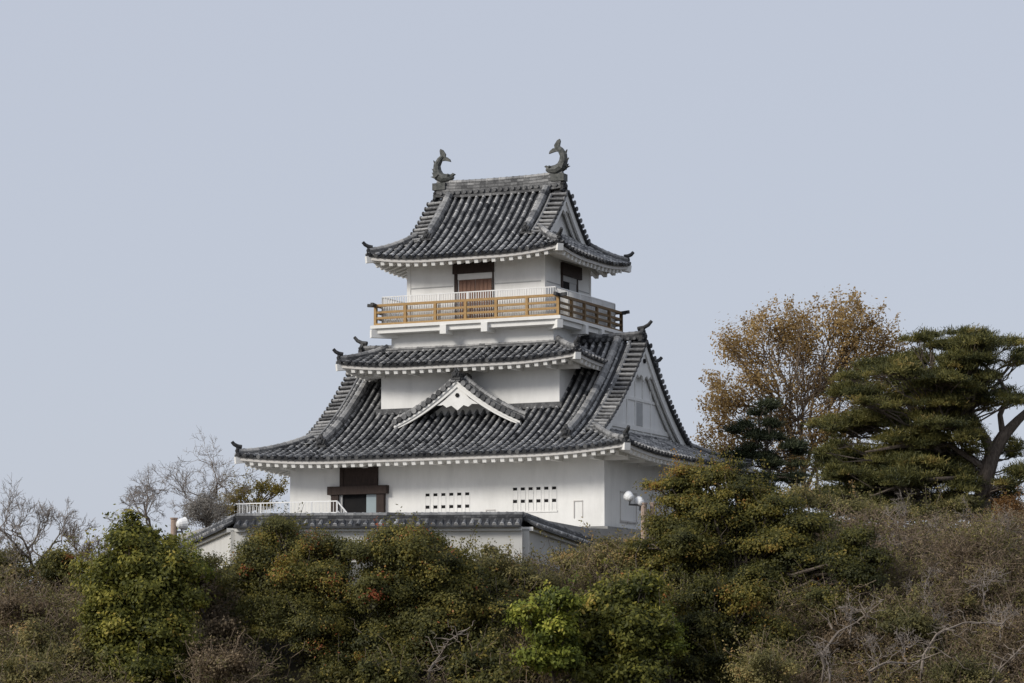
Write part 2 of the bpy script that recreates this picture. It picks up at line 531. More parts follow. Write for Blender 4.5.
def roof_build(rf, name, gable=False):
    mb = MB()
    for side in 'fbrl': tile_rows(mb, rf, side)
    return mb, name

# ---- tiers
LOW = Roof(9.3, 7.4, 3.06, 0.29, 0.059, 0.31, 5.0, gx=7.08, gw=6.72)
MID = Roof(5.85, 4.55, 7.30, 0.40, 0.06, 0.26, 3.6, stop=1.75)
TOP = Roof(4.75, 3.9, 12.10, 0.50, 0.089, 0.29, 3.2, gx=3.32, gw=2.9)

def wall_box(name, hx, hy, z0, z1, m_='plaster'):
    mb = MB()
    mb.box(-hx, hx, -hy, hy, z0, z1)
    return mb.build(name, M[m_], keep)
plinth = MB()
plinth.box(-7.75, 7.75, -5.9, 5.9, -2.6, -0.02)
plinth.build('stone_base', M['stone'], keep)
w1 = wall_box('ground_storey_wall', 7.5, 5.65, 0.0, 3.15)
w2 = wall_box('middle_storey_wall', 4.33, 3.13, 4.2, 7.65)
w25 = wall_box('upper_drum_wall', 3.95, 2.9, 7.7, 9.1)
w3 = wall_box('top_storey_wall', 3.35, 2.5, 9.3, 12.5)

def corner_dir(sx, sy): return V((sx, sy, 0)).normalized()
def hips(rf, parent, d_in, wd, h, r, osz, horn=0.45):
    for sx in (-1, 1):
        for sy in (-1, 1):
            side = 'f' if sy < 0 else 'b'
            pts = []
            for i in range(11):
                d = 0.12 + (d_in - 0.12) * i / 10
                u = (rf.hx - d) * (sx if side == 'f' else -sx)
                pts.append(rf.pos(side, u, d, 0.04))
            mb = MB()
            ridge_tiles(mb, list(reversed(pts)), wd, h, r)
            hr = mb.build('hip_ridge', M['tile'], parent)
            o_, hb = oni(hr, V(pts[0]) + V((0, 0, 0.02)), corner_dir(sx, sy), osz, horn)
            for q in o_.children: pass
            if hb: hb.build('ridge_horn', M['oni'], hr)

def irimoya(rf, name, ridge_h, ridge_w, kx, kd_end, osz):
    mb = MB()
    for side in 'fbrl': tile_rows(mb, rf, side)
    # crosswise verge tiles beyond the descending ridges
    for sx in (-1, 1):
        for side in 'fb':
            d = rf.hx - rf.gx + 0.1
            while d < rf.hy - 0.12:
                sg = sx if side == 'f' else -sx
                t = 0.42 + random.gauss(0, 0.10)
                a = V(rf.pos(side, sg * (rf.gx - 0.56), d, 0.10))
                b = V(rf.pos(side, sg * (rf.gx + 0.10), d, 0.055))
                a2, b2 = a.lerp(b, 0.48), a.lerp(b, 0.5)
                mb.tube([a, a2, b2, b], [0.07, 0.066, 0.08, 0.075], 8, t)
                mb.tube([b, b + (b - a).normalized() * 0.05], 0.108, 8, 0.3 + random.gauss(0, 0.1))
                e = min(d + 0.23, rf.hy)
                q = [rf.pos(side, sg * (rf.gx - 0.56), d - 0.03, 0.03), rf.pos(side, sg * (rf.gx + 0.09), d - 0.03, 0.01), rf.pos(side, sg * (rf.gx + 0.09), e, 0.01), rf.pos(side, sg * (rf.gx - 0.56), e, 0.03)]
                q2 = [rf.pos(side, sg * (rf.gx - 0.56), d - 0.03, -0.06), rf.pos(side, sg * (rf.gx + 0.09), d - 0.03, -0.08), rf.pos(side, sg * (rf.gx + 0.09), e, -0.08), rf.pos(side, sg * (rf.gx - 0.56), e, -0.06)]
                mb.poly(q + q2, [(0, 1, 2, 3), (7, 6, 5, 4), (1, 5, 6, 2), (0, 4, 5, 1)], 0.14)
                d += 0.23
    R_ = mb.build(name, M['tile'], keep)
    za = rf.z(0, rf.hy, rf.hx)
    # main ridge
    mb = MB()
    L = rf.gx - 0.20
    pts = [(L * t, 0, za - 0.05 + 0.10 * abs(t) ** 3) for t in [i / 10 - 1 for i in range(21)]]
    ridge_tiles(mb, pts, ridge_w, ridge_h, 0.12, layers=5, base=0.44 if rf is TOP else 0.28)
    x = -L + 0.3
    while x < L - 0.2:
        for sy in (-1, 1):
            mb.tube([(x, sy * ridge_w * 0.40, za + ridge_h * 0.24), (x, sy * (ridge_w * 0.5 + 0.06), za + ridge_h * 0.22)], 0.075, 8, 0.36)
        x += 0.30
    rd = mb.build('main_ridge', M['tile'], R_)
    for sx in (-1, 1):
        o_, hb = oni(rd, (sx * (L - 0.02), 0, za - 0.15), (sx, 0, 0), osz * 1.25, 0.0 if rf is TOP else 0.62)
        if hb: hb.build('ridge_horn', M['oni'], rd)
    # descending ridges
    for sx in (-1, 1):
        for side in 'fb':
            sg = sx if side == 'f' else -sx
            pts = [rf.pos(side, sg * kx, kd_end + (rf.hy - 0.2 - kd_end) * i / 14, 0.06) for i in range(15)]
            mb = MB()
            ridge_tiles(mb, list(reversed(pts)), 0.40, 0.24, 0.18, layers=2, base=0.44)
            kr = mb.build('descending_ridge', M['tile'], R_)
            oni(kr, V(pts[0]) + V((0, 0, -0.02)), (0, -1 if side == 'f' else 1, 0), osz)
            # second, thinner ridge along the verge
            mb = MB()
            pts = [rf.pos(side, sg * (rf.gx - 0.60), rf.hx - rf.gx + 0.1 + (rf.hy - 0.3 - rf.hx + rf.gx - 0.1) * i / 14, 0.10) for i in range(15)]
            mb.tube(smooth_path(pts, 0.3), 0.075, 6, 0.42)
            mb.build('verge_ridge', M['tile'], R_)
    hips(rf, R_, rf.hx - rf.gx + 0.25, 0.26, 0.16, 0.12, osz * 0.62, 0.42)
    # gables
    for sx in (-1, 1):
        g = MB()
        dw = rf.hx - rf.gw
        zb = rf.z(0, dw, rf.hy) - 0.3
        outl = []
        for i in range(21):
            y = -rf.hy + dw * 0.6 + 2 * (rf.hy - dw * 0.6) * i / 20
            outl.append((y, max(zb + 0.01, rf.z(0, rf.hy - abs(y), rf.hx) - 0.12)))
        outl += [(rf.hy - dw * 0.6, zb), (-rf.hy + dw * 0.6, zb)]
        g.prism(outl, (sx * rf.gw, 0, 0), (0, 1, 0), (0, 0, 1), (-sx, 0, 0), 0.2)
        gw_ = g.build('gable_wall', M['plaster'], keep)
        # raked boards
        for (xx, top, hgt, th) in ((rf.gx - 0.02, -0.10, 0.40, 0.10), (rf.gx - 0.20, -0.10, 0.58, 0.08)):
            bb = MB()
            ys = [(-1 + 2 * i / 32) for i in range(33)]
            yl = rf.hy - (rf.hx - rf.gx) - 0.05
            up_, lo_ = [], []
            for t in ys:
                y = t * yl
                sl = 0.9
                zt = rf.z(0, rf.hy - abs(y), rf.hx) + top
                up_.append((y, zt))
                lo_.append((y, max(zt - hgt * (1.2 - 0.15 * abs(t)), rf.z(0, rf.hx - rf.gx, rf.hy) + 0.05 if hgt > 0.5 else -99)))
            bb_pts = []
            for i in range(32):
                q = [up_[i], up_[i + 1], lo_[i + 1], lo_[i]]
                bb.prism(q, (sx * xx, 0, 0), (0, 1, 0), (0, 0, 1), (-sx, 0, 0), th)
            bb.build('barge_board', M['trim'], gw_)
        sf = MB()
        for i in range(24):
            y0, y1 = -yl + 2 * yl * i / 24, -yl + 2 * yl * (i + 1) / 24
            q = [(sx * (rf.gw - 0.1), y, rf.z(0, rf.hy - abs(y), rf.hx) - 0.13) for y in (y0, y1)] + [(sx * (rf.gx - 0.04), y, rf.z(0, rf.hy - abs(y), rf.hx) - 0.13) for y in (y1, y0)]
            sf.poly(q, [(0, 1, 2, 3)])
        sf.build('verge_soffit', M['trim'], gw_)
        # hanging cusped pendant under the apex
        k = 1.0 if rf is LOW else 0.62
        pend = [(0, 0.55), (-0.62, -0.25), (-0.95, -0.72), (-0.72, -0.62), (-0.55, -0.78), (-0.34, -0.62), (-0.16, -0.70), (0, -0.92), (0.16, -0.70), (0.34, -0.62), (0.55, -0.78), (0.72, -0.62), (0.95, -0.72), (0.62, -0.25)]
        pb = MB()
        pb.prism([(a * k, b * k) for a, b in pend], (sx * (rf.gx - 0.10), 0, za - 0.95 * k), (0, 1, 0), (0, 0, 1), (-sx, 0, 0), 0.10)
        pp = pb.build('gable_pendant', M['trim'], gw_)
        kb = MB()
        kb.tube([(sx * (rf.gx - 0.10), 0, za - 0.95 * k), (sx * (rf.gx - 0.03), 0, za - 0.95 * k)], 0.11 * k, 6)
        kb.build('pendant_boss', M['black'], pp)
    return R_, za

R_low, za_low = irimoya(LOW, 'lower_roof', 0.24, 0.34, 5.85, 1.6, 0.46)
eaves(R_low, LOW, 7.5, 5.65, 0.21)
mb = MB()
for side in 'fbrl': tile_rows(mb, MID, side)
R_mid = mb.build('middle_roof', M['tile'], keep)
hips(MID, R_mid, 1.7, 0.26, 0.16, 0.12, 0.28, 0.42)
eaves(R_mid, MID, 4.33, 3.13, 0.21)
mb = MB()
zc = MID.z(0, 1.62, 4)
for (a, b) in (((-4.12, -3.03), (4.12, -3.03)), ((4.12, -3.03), (4.12, 3.03)), ((4.12, 3.03), (-4.12, 3.03)), ((-4.12, 3.03), (-4.12, -3.03))):
    ridge_tiles(mb, [(a[0], a[1], zc), (b[0], b[1], zc)], 0.24, 0.10, 0.08, layers=1)
mb.build('wall_flashing', M['tile'], R_mid)
R_top, za_top = irimoya(TOP, 'top_roof', 0.68, 0.46, 2.42, 1.5, 0.40)
eaves(R_top, TOP, 3.35, 2.5, 0.21, bracket=0)

fl = MB()
for sy in (-1, 1):
    zf_ = LOW.z(0, 7.4 - 3.13, 9.3)
    fl.beam((-4.5, sy * 3.21, zf_ - 0.1), (4.5, sy * 3.21, zf_ - 0.1), 0.2, 0.26, 0.25)
fl.build('wall_flashing', M['tile'], R_low)
# lower gable: boarded panels and posts
for sx in (-1, 1):
    g = MB()
    for y in (-1.35, -0.42, 0.42, 1.35):
        g.box(sx * 6.72 - 0.04, sx * 6.72 + 0.04, y - 0.05, y + 0.05, 4.3, 6.3 if abs(y) > 1 else 6.9)
    g.box(sx * 6.72 - 0.05, sx * 6.72 + 0.05, -2.3, 2.3, 5.72, 5.84)
    g.box(sx * 6.72 - 0.06, sx * 6.72 + 0.06, -3.6, 3.6, 4.42, 4.62)
    g.build('gable_frame', M['trim'], keep)
    g = MB()
    g.box(sx * 6.72 - 0.03, sx * 6.72 + 0.03, -0.36, 0.36, 4.66, 5.66)
    g.build('gable_shutter', M['line'], keep)

# dormer gable on the front of the lower roof
CY, CH, CW, CZ = -4.35, 6.62, 3.1, 4.72
dorm = MB()
def dz(x): t = abs(x) / CW; return CZ + (CH - CZ) * (0.62 * (1 - t) + 0.38 * (1 - t) ** 2)
def dyb(z):                                    # where that height meets the lower roof
    lo, hi = 0.0, 7.4
    for _ in range(30):
        m_ = (lo + hi) / 2
        if LOW.z(0, m_, 9.3) < z: lo = m_
        else: hi = m_
    return -7.4 + lo + 0.25
for sx in (-1, 1):
    x = 0.0
    # rows run down the slope; first one is the crosswise verge at the front
    ks = 8
    for y0, wd in [(CY + 0.30 + 0.30 * i, 0.30) for i in range(6)]:
        d = 0.0
        for i in range(11):
            xa, xb = CW * i / 11, CW * (i + 1) / 11
            if y0 - 0.15 > dyb(dz(xb)): continue
            if y0 > -3.0: continue
            t = 0.45 + random.gauss(0, 0.12)
            pf = []
            for x_ in (xa, xb + 0.02):
                pf += [(sx * x_, y0 + a * wd, dz(x_) + h + 0.02) for a, h in PROF]
            c = len(PROF)
            dorm.poly(pf, [(q, q + 1, c + q + 1, c + q) for q in range(c - 1)], t)
    for i in range(13):
        x_ = CW * (i + 0.5) / 13
        z_ = dz(x_) + 0.07
        t = 0.5 + random.gauss(0, 0.14)
        dorm.tube([(sx * x_, CY + 0.38, z_ + 0.03), (sx * x_, CY - 0.08, z_)], [0.085, 0.095], 8, t)
        dorm.tube([(sx * x_, CY - 0.08, z_), (sx * x_, CY - 0.13, z_)], 0.125, 8, 0.30 + random.gauss(0, 0.1))
    for i in range(16):
        xa, xb = CW * i / 16, CW * (i + 1) / 16
        q = [(sx * xa, CY - 0.06, dz(xa) + 0.03), (sx * xb, CY - 0.06, dz(xb) + 0.03), (sx * xb, -3.0, dz(xb) + 0.0), (sx * xa, -3.0, dz(xa) + 0.0)]
        q2 = [(p[0], p[1], p[2] - 0.10) for p in q]
        dorm.poly(q + q2, [(0, 1, 2, 3), (7, 6, 5, 4), (0, 4, 5, 1), (3, 2, 6, 7)], 0.15)
D = dorm.build('dormer_gable', M['tile'], keep)
mb = MB()
ridge_tiles(mb, [(0, CY - 0.05, CH + 0.02), (0, -3.0, CH + 0.02)], 0.30, 0.22, 0.10, layers=2)
dr = mb.build('dormer_ridge', M['tile'], D)
oni(dr, (0, CY - 0.06, CH - 0.05), (0, -1, 0), 0.40)
for sx in (-1, 1):
    mb = MB()
    pts = [(sx * CW * t, CY + 0.30, dz(CW * t) + 0.10) for t in [0.08 + 0.94 * i / 14 for i in range(15)]]
    ridge_tiles(mb, pts, 0.30, 0.16, 0.13, layers=1, base=0.46)
    q = mb.build('dormer_verge_ridge', M['tile'], D)
    oni(q, (sx * CW * 1.01, CY + 0.30, dz(CW) - 0.02), (sx, 0, 0), 0.26)
mb = MB()
for i in range(32):
    xs = [-CW * 0.98 + 2 * CW * 0.98 * (i + k) / 32 for k in (0, 1)]
    hh = [0.37 - 0.12 * abs(x) / CW for x in xs]
    q = [(xs[0], dz(xs[0]) - 0.075), (xs[1], dz(xs[1]) - 0.075), (xs[1], dz(xs[1]) - hh[1]), (xs[0], dz(xs[0]) - hh[0])]
    mb.prism(q, (0, CY, 0), (1, 0, 0), (0, 0, 1), (0, 1, 0), 0.10)
    q = [(xs[0], dz(xs[0]) - 0.075), (xs[1], dz(xs[1]) - 0.075), (xs[1], dz(xs[1]) - 0.17), (xs[0], dz(xs[0]) - 0.17)]
    mb.prism(q, (0, CY - 0.05, 0), (1, 0, 0), (0, 0, 1), (0, 1, 0), 0.06)
mb.build('dormer_barge_board', M['trim'], D)
mb = MB()
mb.prism([(-CW * 0.82, CZ - 0.55)] + [(x, dz(x) - 0.2) for x in [CW * (-0.8 + 0.1 * i) for i in range(17)]] + [(CW * 0.82, CZ - 0.55)], (0, CY + 0.95, 0), (1, 0, 0), (0, 0, 1), (0, 1, 0), 0.15)
mb.build('dormer_wall', M['plaster'], D)
mb = MB()
pend = [(0, 0.42), (-0.55, -0.16), (-0.95, -0.42), (-0.66, -0.40), (-0.5, -0.52), (-0.28, -0.44), (0, -0.66), (0.28, -0.44), (0.5, -0.52), (0.66, -0.40), (0.95, -0.42), (0.55, -0.16)]
mb.prism([(a * 1.05, b) for a, b in pend], (0, CY + 0.06, CH - 0.72), (1, 0, 0), (0, 0, 1), (0, 1, 0), 0.10)
pp = mb.build('gable_pendant', M['trim'], D)
mb = MB()
mb.tube([(0, CY + 0.08, CH - 0.72), (0, CY + 0.02, CH - 0.72)], 0.10, 6)
mb.build('pendant_boss', M['black'], D)

# ---- fish ornaments on the top ridge
for sx in (-1, 1):
    mb = MB()
    X0, Z0 = sx * 2.95, za_top + 0.64
    def S(a, b, y=0.0): return (X0 + sx * a, y, Z0 + b)
    body = [S(-0.62, 0.30), S(-0.40, 0.24), S(-0.14, 0.22), S(0.10, 0.36), S(0.20, 0.62), S(0.20, 0.88), S(0.06, 1.12), S(-0.10, 1.27)]
    mb.tube(body, [0.11, 0.20, 0.25, 0.24, 0.20, 0.17, 0.14, 0.10], 10)
    th = 0.10
    def fin(pl): mb.prism(pl, (X0, -th / 2, Z0), (sx, 0, 0), (0, 0, 1), (0, 1, 0), th)
    fin([(0.05, 1.05), (-0.16, 1.20), (-0.30, 1.22), (-0.46, 1.10), (-0.50, 0.98), (-0.36, 1.02), (-0.18, 1.06)])     # inner tail lobe
    fin([(0.08, 1.10), (0.02, 1.32), (0.06, 1.52), (0.02, 1.62), (-0.10, 1.56), (-0.24, 1.36), (-0.22, 1.20)])       # upper tail lobe
    fin([(0.26, 0.98), (0.38, 1.12), (0.30, 0.80)])
    fin([(0.32, 0.66), (0.46, 0.74), (0.34, 0.52)])
    fin([(0.24, 0.40), (0.52, 0.36), (0.24, 0.22)])
    for sy in (-1, 1):
        mb.prism([(0.0, 0.40), (0.34, 0.52), (0.22, 0.24)], (X0, sy * 0.22, Z0), (sx, 0, 0), (0, 0, 1), (0, sy, 0), 0.06)
        mb.ball(S(-0.42, 0.36, sy * 0.17), 0.07, 8, 5)
    mb.prism([(-0.72, 0.40), (-0.62, 0.46), (-0.45, 0.34), (-0.5, 0.26)], (X0, -0.08, Z0), (sx, 0, 0), (0, 0, 1), (0, 1, 0), 0.16)
    mb.build('fish_ornament', M['ornament'], R_top, smooth=False)
    mb = MB()
    mb.box(X0 - 0.34, X0 + 0.30, -0.22, 0.22, Z0 - 0.30, Z0 + 0.02)
    mb.build('ornament_base', M['ornament'], R_top)

# ---- balcony
BX, BY, BZ = 4.5, 3.55, 9.22
bal = MB()
bal.box(-BX - 0.12, BX + 0.12, -BY - 0.12, BY + 0.12, BZ - 0.12, BZ + 0.02)
bal.box(-BX, BX, -BY, BY, BZ - 0.34, BZ - 0.123)
balcony = bal.build('balcony', M['trim'], keep)
bx_ = []
for x in (-1.0, 1.0):
    for q in (-1, 1):
        bx_.append((x - 0.15, x + 0.15, -BY - 0.17 if q < 0 else 2.6, -2.6 if q < 0 else BY + 0.17, BZ - 0.52, BZ - 0.125))
for y in (-0.9, 0.9):
    for q in (-1, 1):
        bx_.append((-BX - 0.17 if q < 0 else 3.5, -3.5 if q < 0 else BX + 0.17, y - 0.15, y + 0.15, BZ - 0.52, BZ - 0.125))
pieces('balcony_beam', M['trim'], balcony, bx_)
for sx in (-1, 1):
    for sy in (-1, 1):
        mb = MB()
        mb.beam((sx * 3.2, sy * 2.3, BZ - 0.52), (sx * (BX + 0.10), sy * (BY + 0.10), BZ - 0.52), 0.26, 0.36)
        mb.build('balcony_beam', M['trim'], balcony)
def wood_rail(p, q, nspan, m_, ends):
    """one side of the wooden balustrade"""
    p, q = V(p), V(q)
    d = (q - p).normalized()
    mb = MB()
    a, b = p - d * 0.02, q + d * 0.02
    mb.beam(a, b, 0.11, 0.11, off=0.86)
    mb.beam(a, b, 0.08, 0.10, off=0.56)
    mb.beam(a, b, 0.08, 0.10, off=0.30)
    mb.beam(a, b, 0.12, 0.10, off=0.02)
    R_ = mb.build('wooden_railing', M[m_], balcony)
    for i in range(nspan + 1):
        c = p.lerp(q, i / nspan)
        mb = MB()
        mb.beam(c + V((0, 0, 0.0)), c + V((0, 0, 0.86)), 0.125, 0.125, off=-0.0625)
        mb.build('railing_post', M[m_], R_)
    for (e, s) in ((p, -1), (q, 1)):
        mb = MB()
        mb.beam(e + d * (s * 0.03) + V((0, 0, 0.845)), e + d * (s * 0.40) + V((0, 0, 0.88)), 0.13, 0.14)
        mb.build('rail_end_cap', M['oni'], R_)
k = 0.06
wood_rail((-BX + k, -BY + k, BZ), (BX - k, -BY + k, BZ), 6, 'railwood', 1)
wood_rail((BX - k, -BY + k + 0.01, BZ), (BX - k, BY - k, BZ), 5, 'railwood_shaded', 1)
wood_rail((BX - k, BY - k, BZ), (-BX + k, BY - k, BZ), 6, 'railwood_shaded', 1)
wood_rail((-BX + k, BY - k, BZ), (-BX + k, -BY + k + 0.01, BZ), 5, 'railwood_shaded', 1)
def metal_rail(parent, p, q, h, step=0.115, low=0.08, post=1.5, bw=0.032):
    p, q = V(p), V(q)
    mb = MB()
    mb.beam(p, q, 0.045, 0.045, off=h)
    mb.beam(p, q, 0.035, 0.035, off=low)
    L = (q - p).length
    cnt = int(L / step)
    for i in range(cnt + 1):
        c = p.lerp(q, i / cnt)
        mb.beam(c + V((0, 0, low)), c + V((0, 0, h)), bw, bw, off=-bw / 2)
    for i in range(int(L / post) + 2):
        c = p.lerp(q, i / (int(L / post) + 1))
        mb.beam(c, c + V((0, 0, h + 0.02)), 0.05, 0.05, off=-0.025)
    return mb.build('metal_railing', M['metal'], parent)
IX, IY = 4.22, 3.27
for a, b in (((-IX, -IY), (IX, -IY)), ((IX, -IY), (IX, IY)), ((IX, IY), (-IX, IY)), ((-IX, IY), (-IX, -IY))):
    metal_rail(balcony, (*a, BZ + 0.02), (*b, BZ + 0.02), 1.27)

# ---- doors, windows
def top_door(face):
    """openings in the top storey"""
    mb = MB()
    if face == 'f':
        mb.box(-1.08, 0.92, -2.62, -2.44, 11.47, 12.02)
        mb.box(-1.02, -0.86, -2.56, -2.44, 9.3, 11.47)
        mb.box(0.84, 0.90, -2.56, -2.44, 9.3, 11.47)
        fr = mb.build('top_door_frame', M['darkwood'], keep)
        mb = MB(); mb.box(-0.86, 0.84, -2.54, -2.45, 11.20, 11.466); mb.build('door_lintel_panel', M['trim'], fr)
        for (x0, x1) in ((-0.80, -0.01), (0.01, 0.80)):
            mb = MB()
            mb.box(x0, x1, -2.52, -2.45, 9.3, 11.19)
            for k in range(4):
                xx = x0 + (x1 - x0) * (k + 0.5) / 4
                mb.box(xx - 0.08, xx + 0.08, -2.535, -2.521, 9.35, 11.15)
            mb.build('door_leaf', M['door'], fr)
    else:
        mb = MB()
        mb.box(3.30, 3.47, -0.80, 1.32, 11.42, 11.98)
        mb.box(3.30, 3.41, -0.78, -0.62, 9.3, 11.42)
        mb.box(3.30, 3.41, 0.86, 1.02, 9.3, 11.42)
        fr = mb.build('side_door_frame', M['darkwood'], keep)
        mb = MB(); mb.box(3.30, 3.37, -0.62, 0.86, 9.3, 11.17); mb.build('door_opening', M['black'], fr)
        mb = MB(); mb.box(3.30, 3.40, -0.62, 0.86, 11.17, 11.416); mb.box(3.30, 3.39, 0.10, 0.85, 9.3, 11.16); mb.build('door_panel', M['line'], fr)
top_door('f')
top_door('r')
pieces('wall_rail', M['line'], w3, [(-3.352, -1.10, -2.515, -2.49, 10.92, 10.97), (0.94, 3.352, -2.515, -2.49, 10.92, 10.97),
    (3.34, 3.365, -2.502, -0.84, 10.92, 10.97), (3.34, 3.365, 1.06, 2.502, 10.92, 10.97)])
pieces('corner_post', M['trim'], w3, [(sx * 3.29 - 0.09, sx * 3.29 + 0.09, sy * 2.44 - 0.09, sy * 2.44 + 0.09, 9.3, 12.3) for sx in (-1, 1) for sy in (-1, 1)])

# ground storey door
F = -5.65
mb = MB()
mb.box(-5.510, -2.610, F - 0.26, F + 0.1, 1.62, 1.98)
mb.box(-5.350, -4.990, F - 0.20, F + 0.1, 0.0, 1.62)
mb.box(-3.130, -2.770, F - 0.20, F + 0.1, 0.0, 1.62)
mb.box(-4.910, -3.170, F - 0.12, F + 0.1, 1.98, 2.78)
mb.box(-4.950, -4.790, F - 0.16, F + 0.1, 1.98, 2.80)
mb.box(-3.290, -3.130, F - 0.16, F + 0.1, 1.98, 2.80)
fr = mb.build('entrance_frame', M['darkwood'], keep)
mb = MB(); mb.box(-4.990, -3.130, F - 0.02, F + 0.05, 0.0, 1.62); mb.build('door_opening', M['black'], fr)
mb = MB(); mb.box(-3.670, -3.135, F - 0.08, F - 0.04, 0.0, 1.60); mb.build('sliding_door', M['glass'], fr)
mb = MB(); mb.box(-4.988, -4.840, F - 0.10, F - 0.03, 0.0, 1.60); mb.build('door_post', M['line'], fr)

def lattice(x0, x1, z0, z1, n=6):
    st = (x1 - x0 - 0.15) / (n - 1)
    mb = MB()
    for i in range(n):
        x = x0 + i * st
        mb.box(x, x + 0.19, F - 0.004, F + 0.03, z0, z0 + 0.13)
        mb.box(x, x + 0.19, F - 0.004, F + 0.03, z1 - 0.12, z1)
    wn = mb.build('loophole_window', M['black'], keep)
    mb = MB()
    for i in range(n):
        x = x0 + i * st
        mb.box(x - 0.035, x - 0.003, F - 0.016, F + 0.03, z0 - 0.35, z1 + 0.02)
        mb.box(x + 0.193, x + 0.215, F - 0.016, F + 0.03, z0 - 0.35, z1 + 0.02)
        mb.box(x - 0.002, x + 0.192, F - 0.010, F + 0.03, z0 + 0.15, z1 - 0.14)
    mb.box(x0 - 0.1, x1 + 0.1, F - 0.03, F + 0.03, z0 - 0.42, z0 - 0.352)
    mb.build('window_bars', M['plaster'], wn)
lattice(-0.84, 1.20, 0.92, 1.57)
lattice(3.30, 5.26, 1.06, 1.71)
for (x0, x1, z0, z1) in ((6.10, 6.52, 0.36, 1.10), (2.02, 2.46, 0.22, 0.82), (-1.95, -1.55, 0.1, 0.66)):
    mb = MB()
    mb.box(x0, x1, F - 0.03, F + 0.02, z1 - 0.045, z1)
    mb.box(x0, x0 + 0.04, F - 0.03, F + 0.02, z0, z1 - 0.047)
    mb.box(x1 - 0.03, x1, F - 0.02, F + 0.02, z0, z1 - 0.047)
    mb.build('blind_hatch', M['fascia'], keep)
for (y0, y1, z0, z1) in ((-4.0, -2.2, 0.25, 1.55), (-0.6, 1.2, 0.25, 1.55)):
    mb = MB()
    mb.box(7.49, 7.56, y0, y1, z1 - 0.06, z1)
    mb.box(7.49, 7.58, y0, y1, z0, z0 + 0.07)
    mb.box(7.49, 7.53, y0, y0 + 0.05, z0, z1)
    mb.box(7.49, 7.53, y1 - 0.05, y1, z0, z1)
    mb.build('side_shutter', M['fascia'], keep)

# ------------------------------------------------------------------ terrace, its wall and railing
ter = MB()
pw = [at(172, 560, 124), at(237, 530, 105.5), at(523, 530, 104), at(592, 545, 119)]
P2 = [(p[0], p[1]) for p in pw]
tz = float(KEEP[2]) - 0.03
tp = [(P2[0][0] + 0.3, P2[0][1] + 0.4), (P2[1][0] + 0.2, P2[1][1] + 0.3), (P2[2][0] - 0.2, P2[2][1] + 0.3), (P2[3][0] - 0.2, P2[3][1] + 0.2), (10.5, 124), (10.5, 150), (-14, 150)]
n_ = len(tp)
ter.poly([(x, y, tz - 0.55 if y < 110 else tz - 0.25) for x, y in tp] + [(x, y, 3.0) for x, y in tp], [tuple(range(n_))] + [(i, i + n_, (i + 1) % n_ + n_, (i + 1) % n_) for i in range(n_)])
t_ = ter.build('terrace', M['gravel'])
tag(t_, 'pale gravel terrace behind the low tiled wall under the keep', 'terrace', kind='structure')

tw = empty('terrace_wall', (0, 0, 0))
tag(tw, 'low white plaster wall with grey tile coping in front of the keep', 'wall')
tops = [at(170, 548, 124), at(237, 516.5, 105.5), at(523, 515, 104), at(592, 540, 119)]
cap, body, base, strip = MB(), MB(), MB(), MB()
for i in range(3):
    a, b = V(tops[i]), V(tops[i + 1])
    L = (b - a).length
    d = (b - a) / L
    dh = V((d.x, d.y, 0)).normalized()
    nrm = V((dh.y, -dh.x, 0))                   # towards the viewer
    if nrm.y > 0 and i == 1: nrm = -nrm
    cnt = int(L / 0.27)
    for k in range(cnt):
        c = a + d * (L * (k + 0.5) / cnt)
        for s in (-1, 1):
            t = 0.30 + random.gauss(0, 0.10)
            p0, p1 = c + V((0, 0, -0.12)), c + nrm * (s * 0.46) + V((0, 0, -0.35))
            cap.tube([p0, p0.lerp(p1, 0.5), p0.lerp(p1, 0.52), p1], [0.07, 0.065, 0.08, 0.075], 7, t)
            cap.tube([p1, p1 + (p1 - p0).normalized() * 0.05], 0.088, 8, 0.50 + random.gauss(0, 0.18))
    for s in (-1, 1):
        q = [a + V((0, 0, -0.08)), b + V((0, 0, -0.08)), b + nrm * (s * 0.53) + V((0, 0, -0.40)), a + nrm * (s * 0.53) + V((0, 0, -0.40))]
        q2 = [p + V((0, 0, -0.06)) for p in q]
        cap.poly(q + q2, [(0, 1, 2, 3), (7, 6, 5, 4), (3, 2, 6, 7), (0, 3, 7, 4), (1, 5, 6, 2)], 0.12)
    ridge_tiles(cap, [a + V((0, 0, -0.14)), b + V((0, 0, -0.14))], 0.30, 0.18, 0.095, layers=2, base=0.34)
    dn = V((0, 0, 1))
    def slab(mb_, off0, off1, z0, z1, za=None):
        P = []
        for p in (a, b):
            for (o_, zz) in ((off0, z1), (off1, z1), (off1, z0), (off0, z0)):
                P.append(p + nrm * o_ + V((0, 0, zz)))
        mb_.poly(P, [(0, 1, 2, 3), (7, 6, 5, 4), (0, 4, 5, 1), (1, 5, 6, 2), (2, 6, 7, 3), (3, 7, 4, 0)])
    slab(strip, -0.36, 0.36, -0.56, -0.42)
    slab(body, -0.22, 0.22, -1.75, -0.5)
    slab(base, -0.35, 0.35, -4.5, -1.65 if i else -2.4)
cap.build('tile_coping', M['tile'], tw)
strip.build('eave_moulding', M['trim'], tw)
body.build('wall_body', M['plaster_old'], tw)
base.build('stone_base', M['stone'], tw)

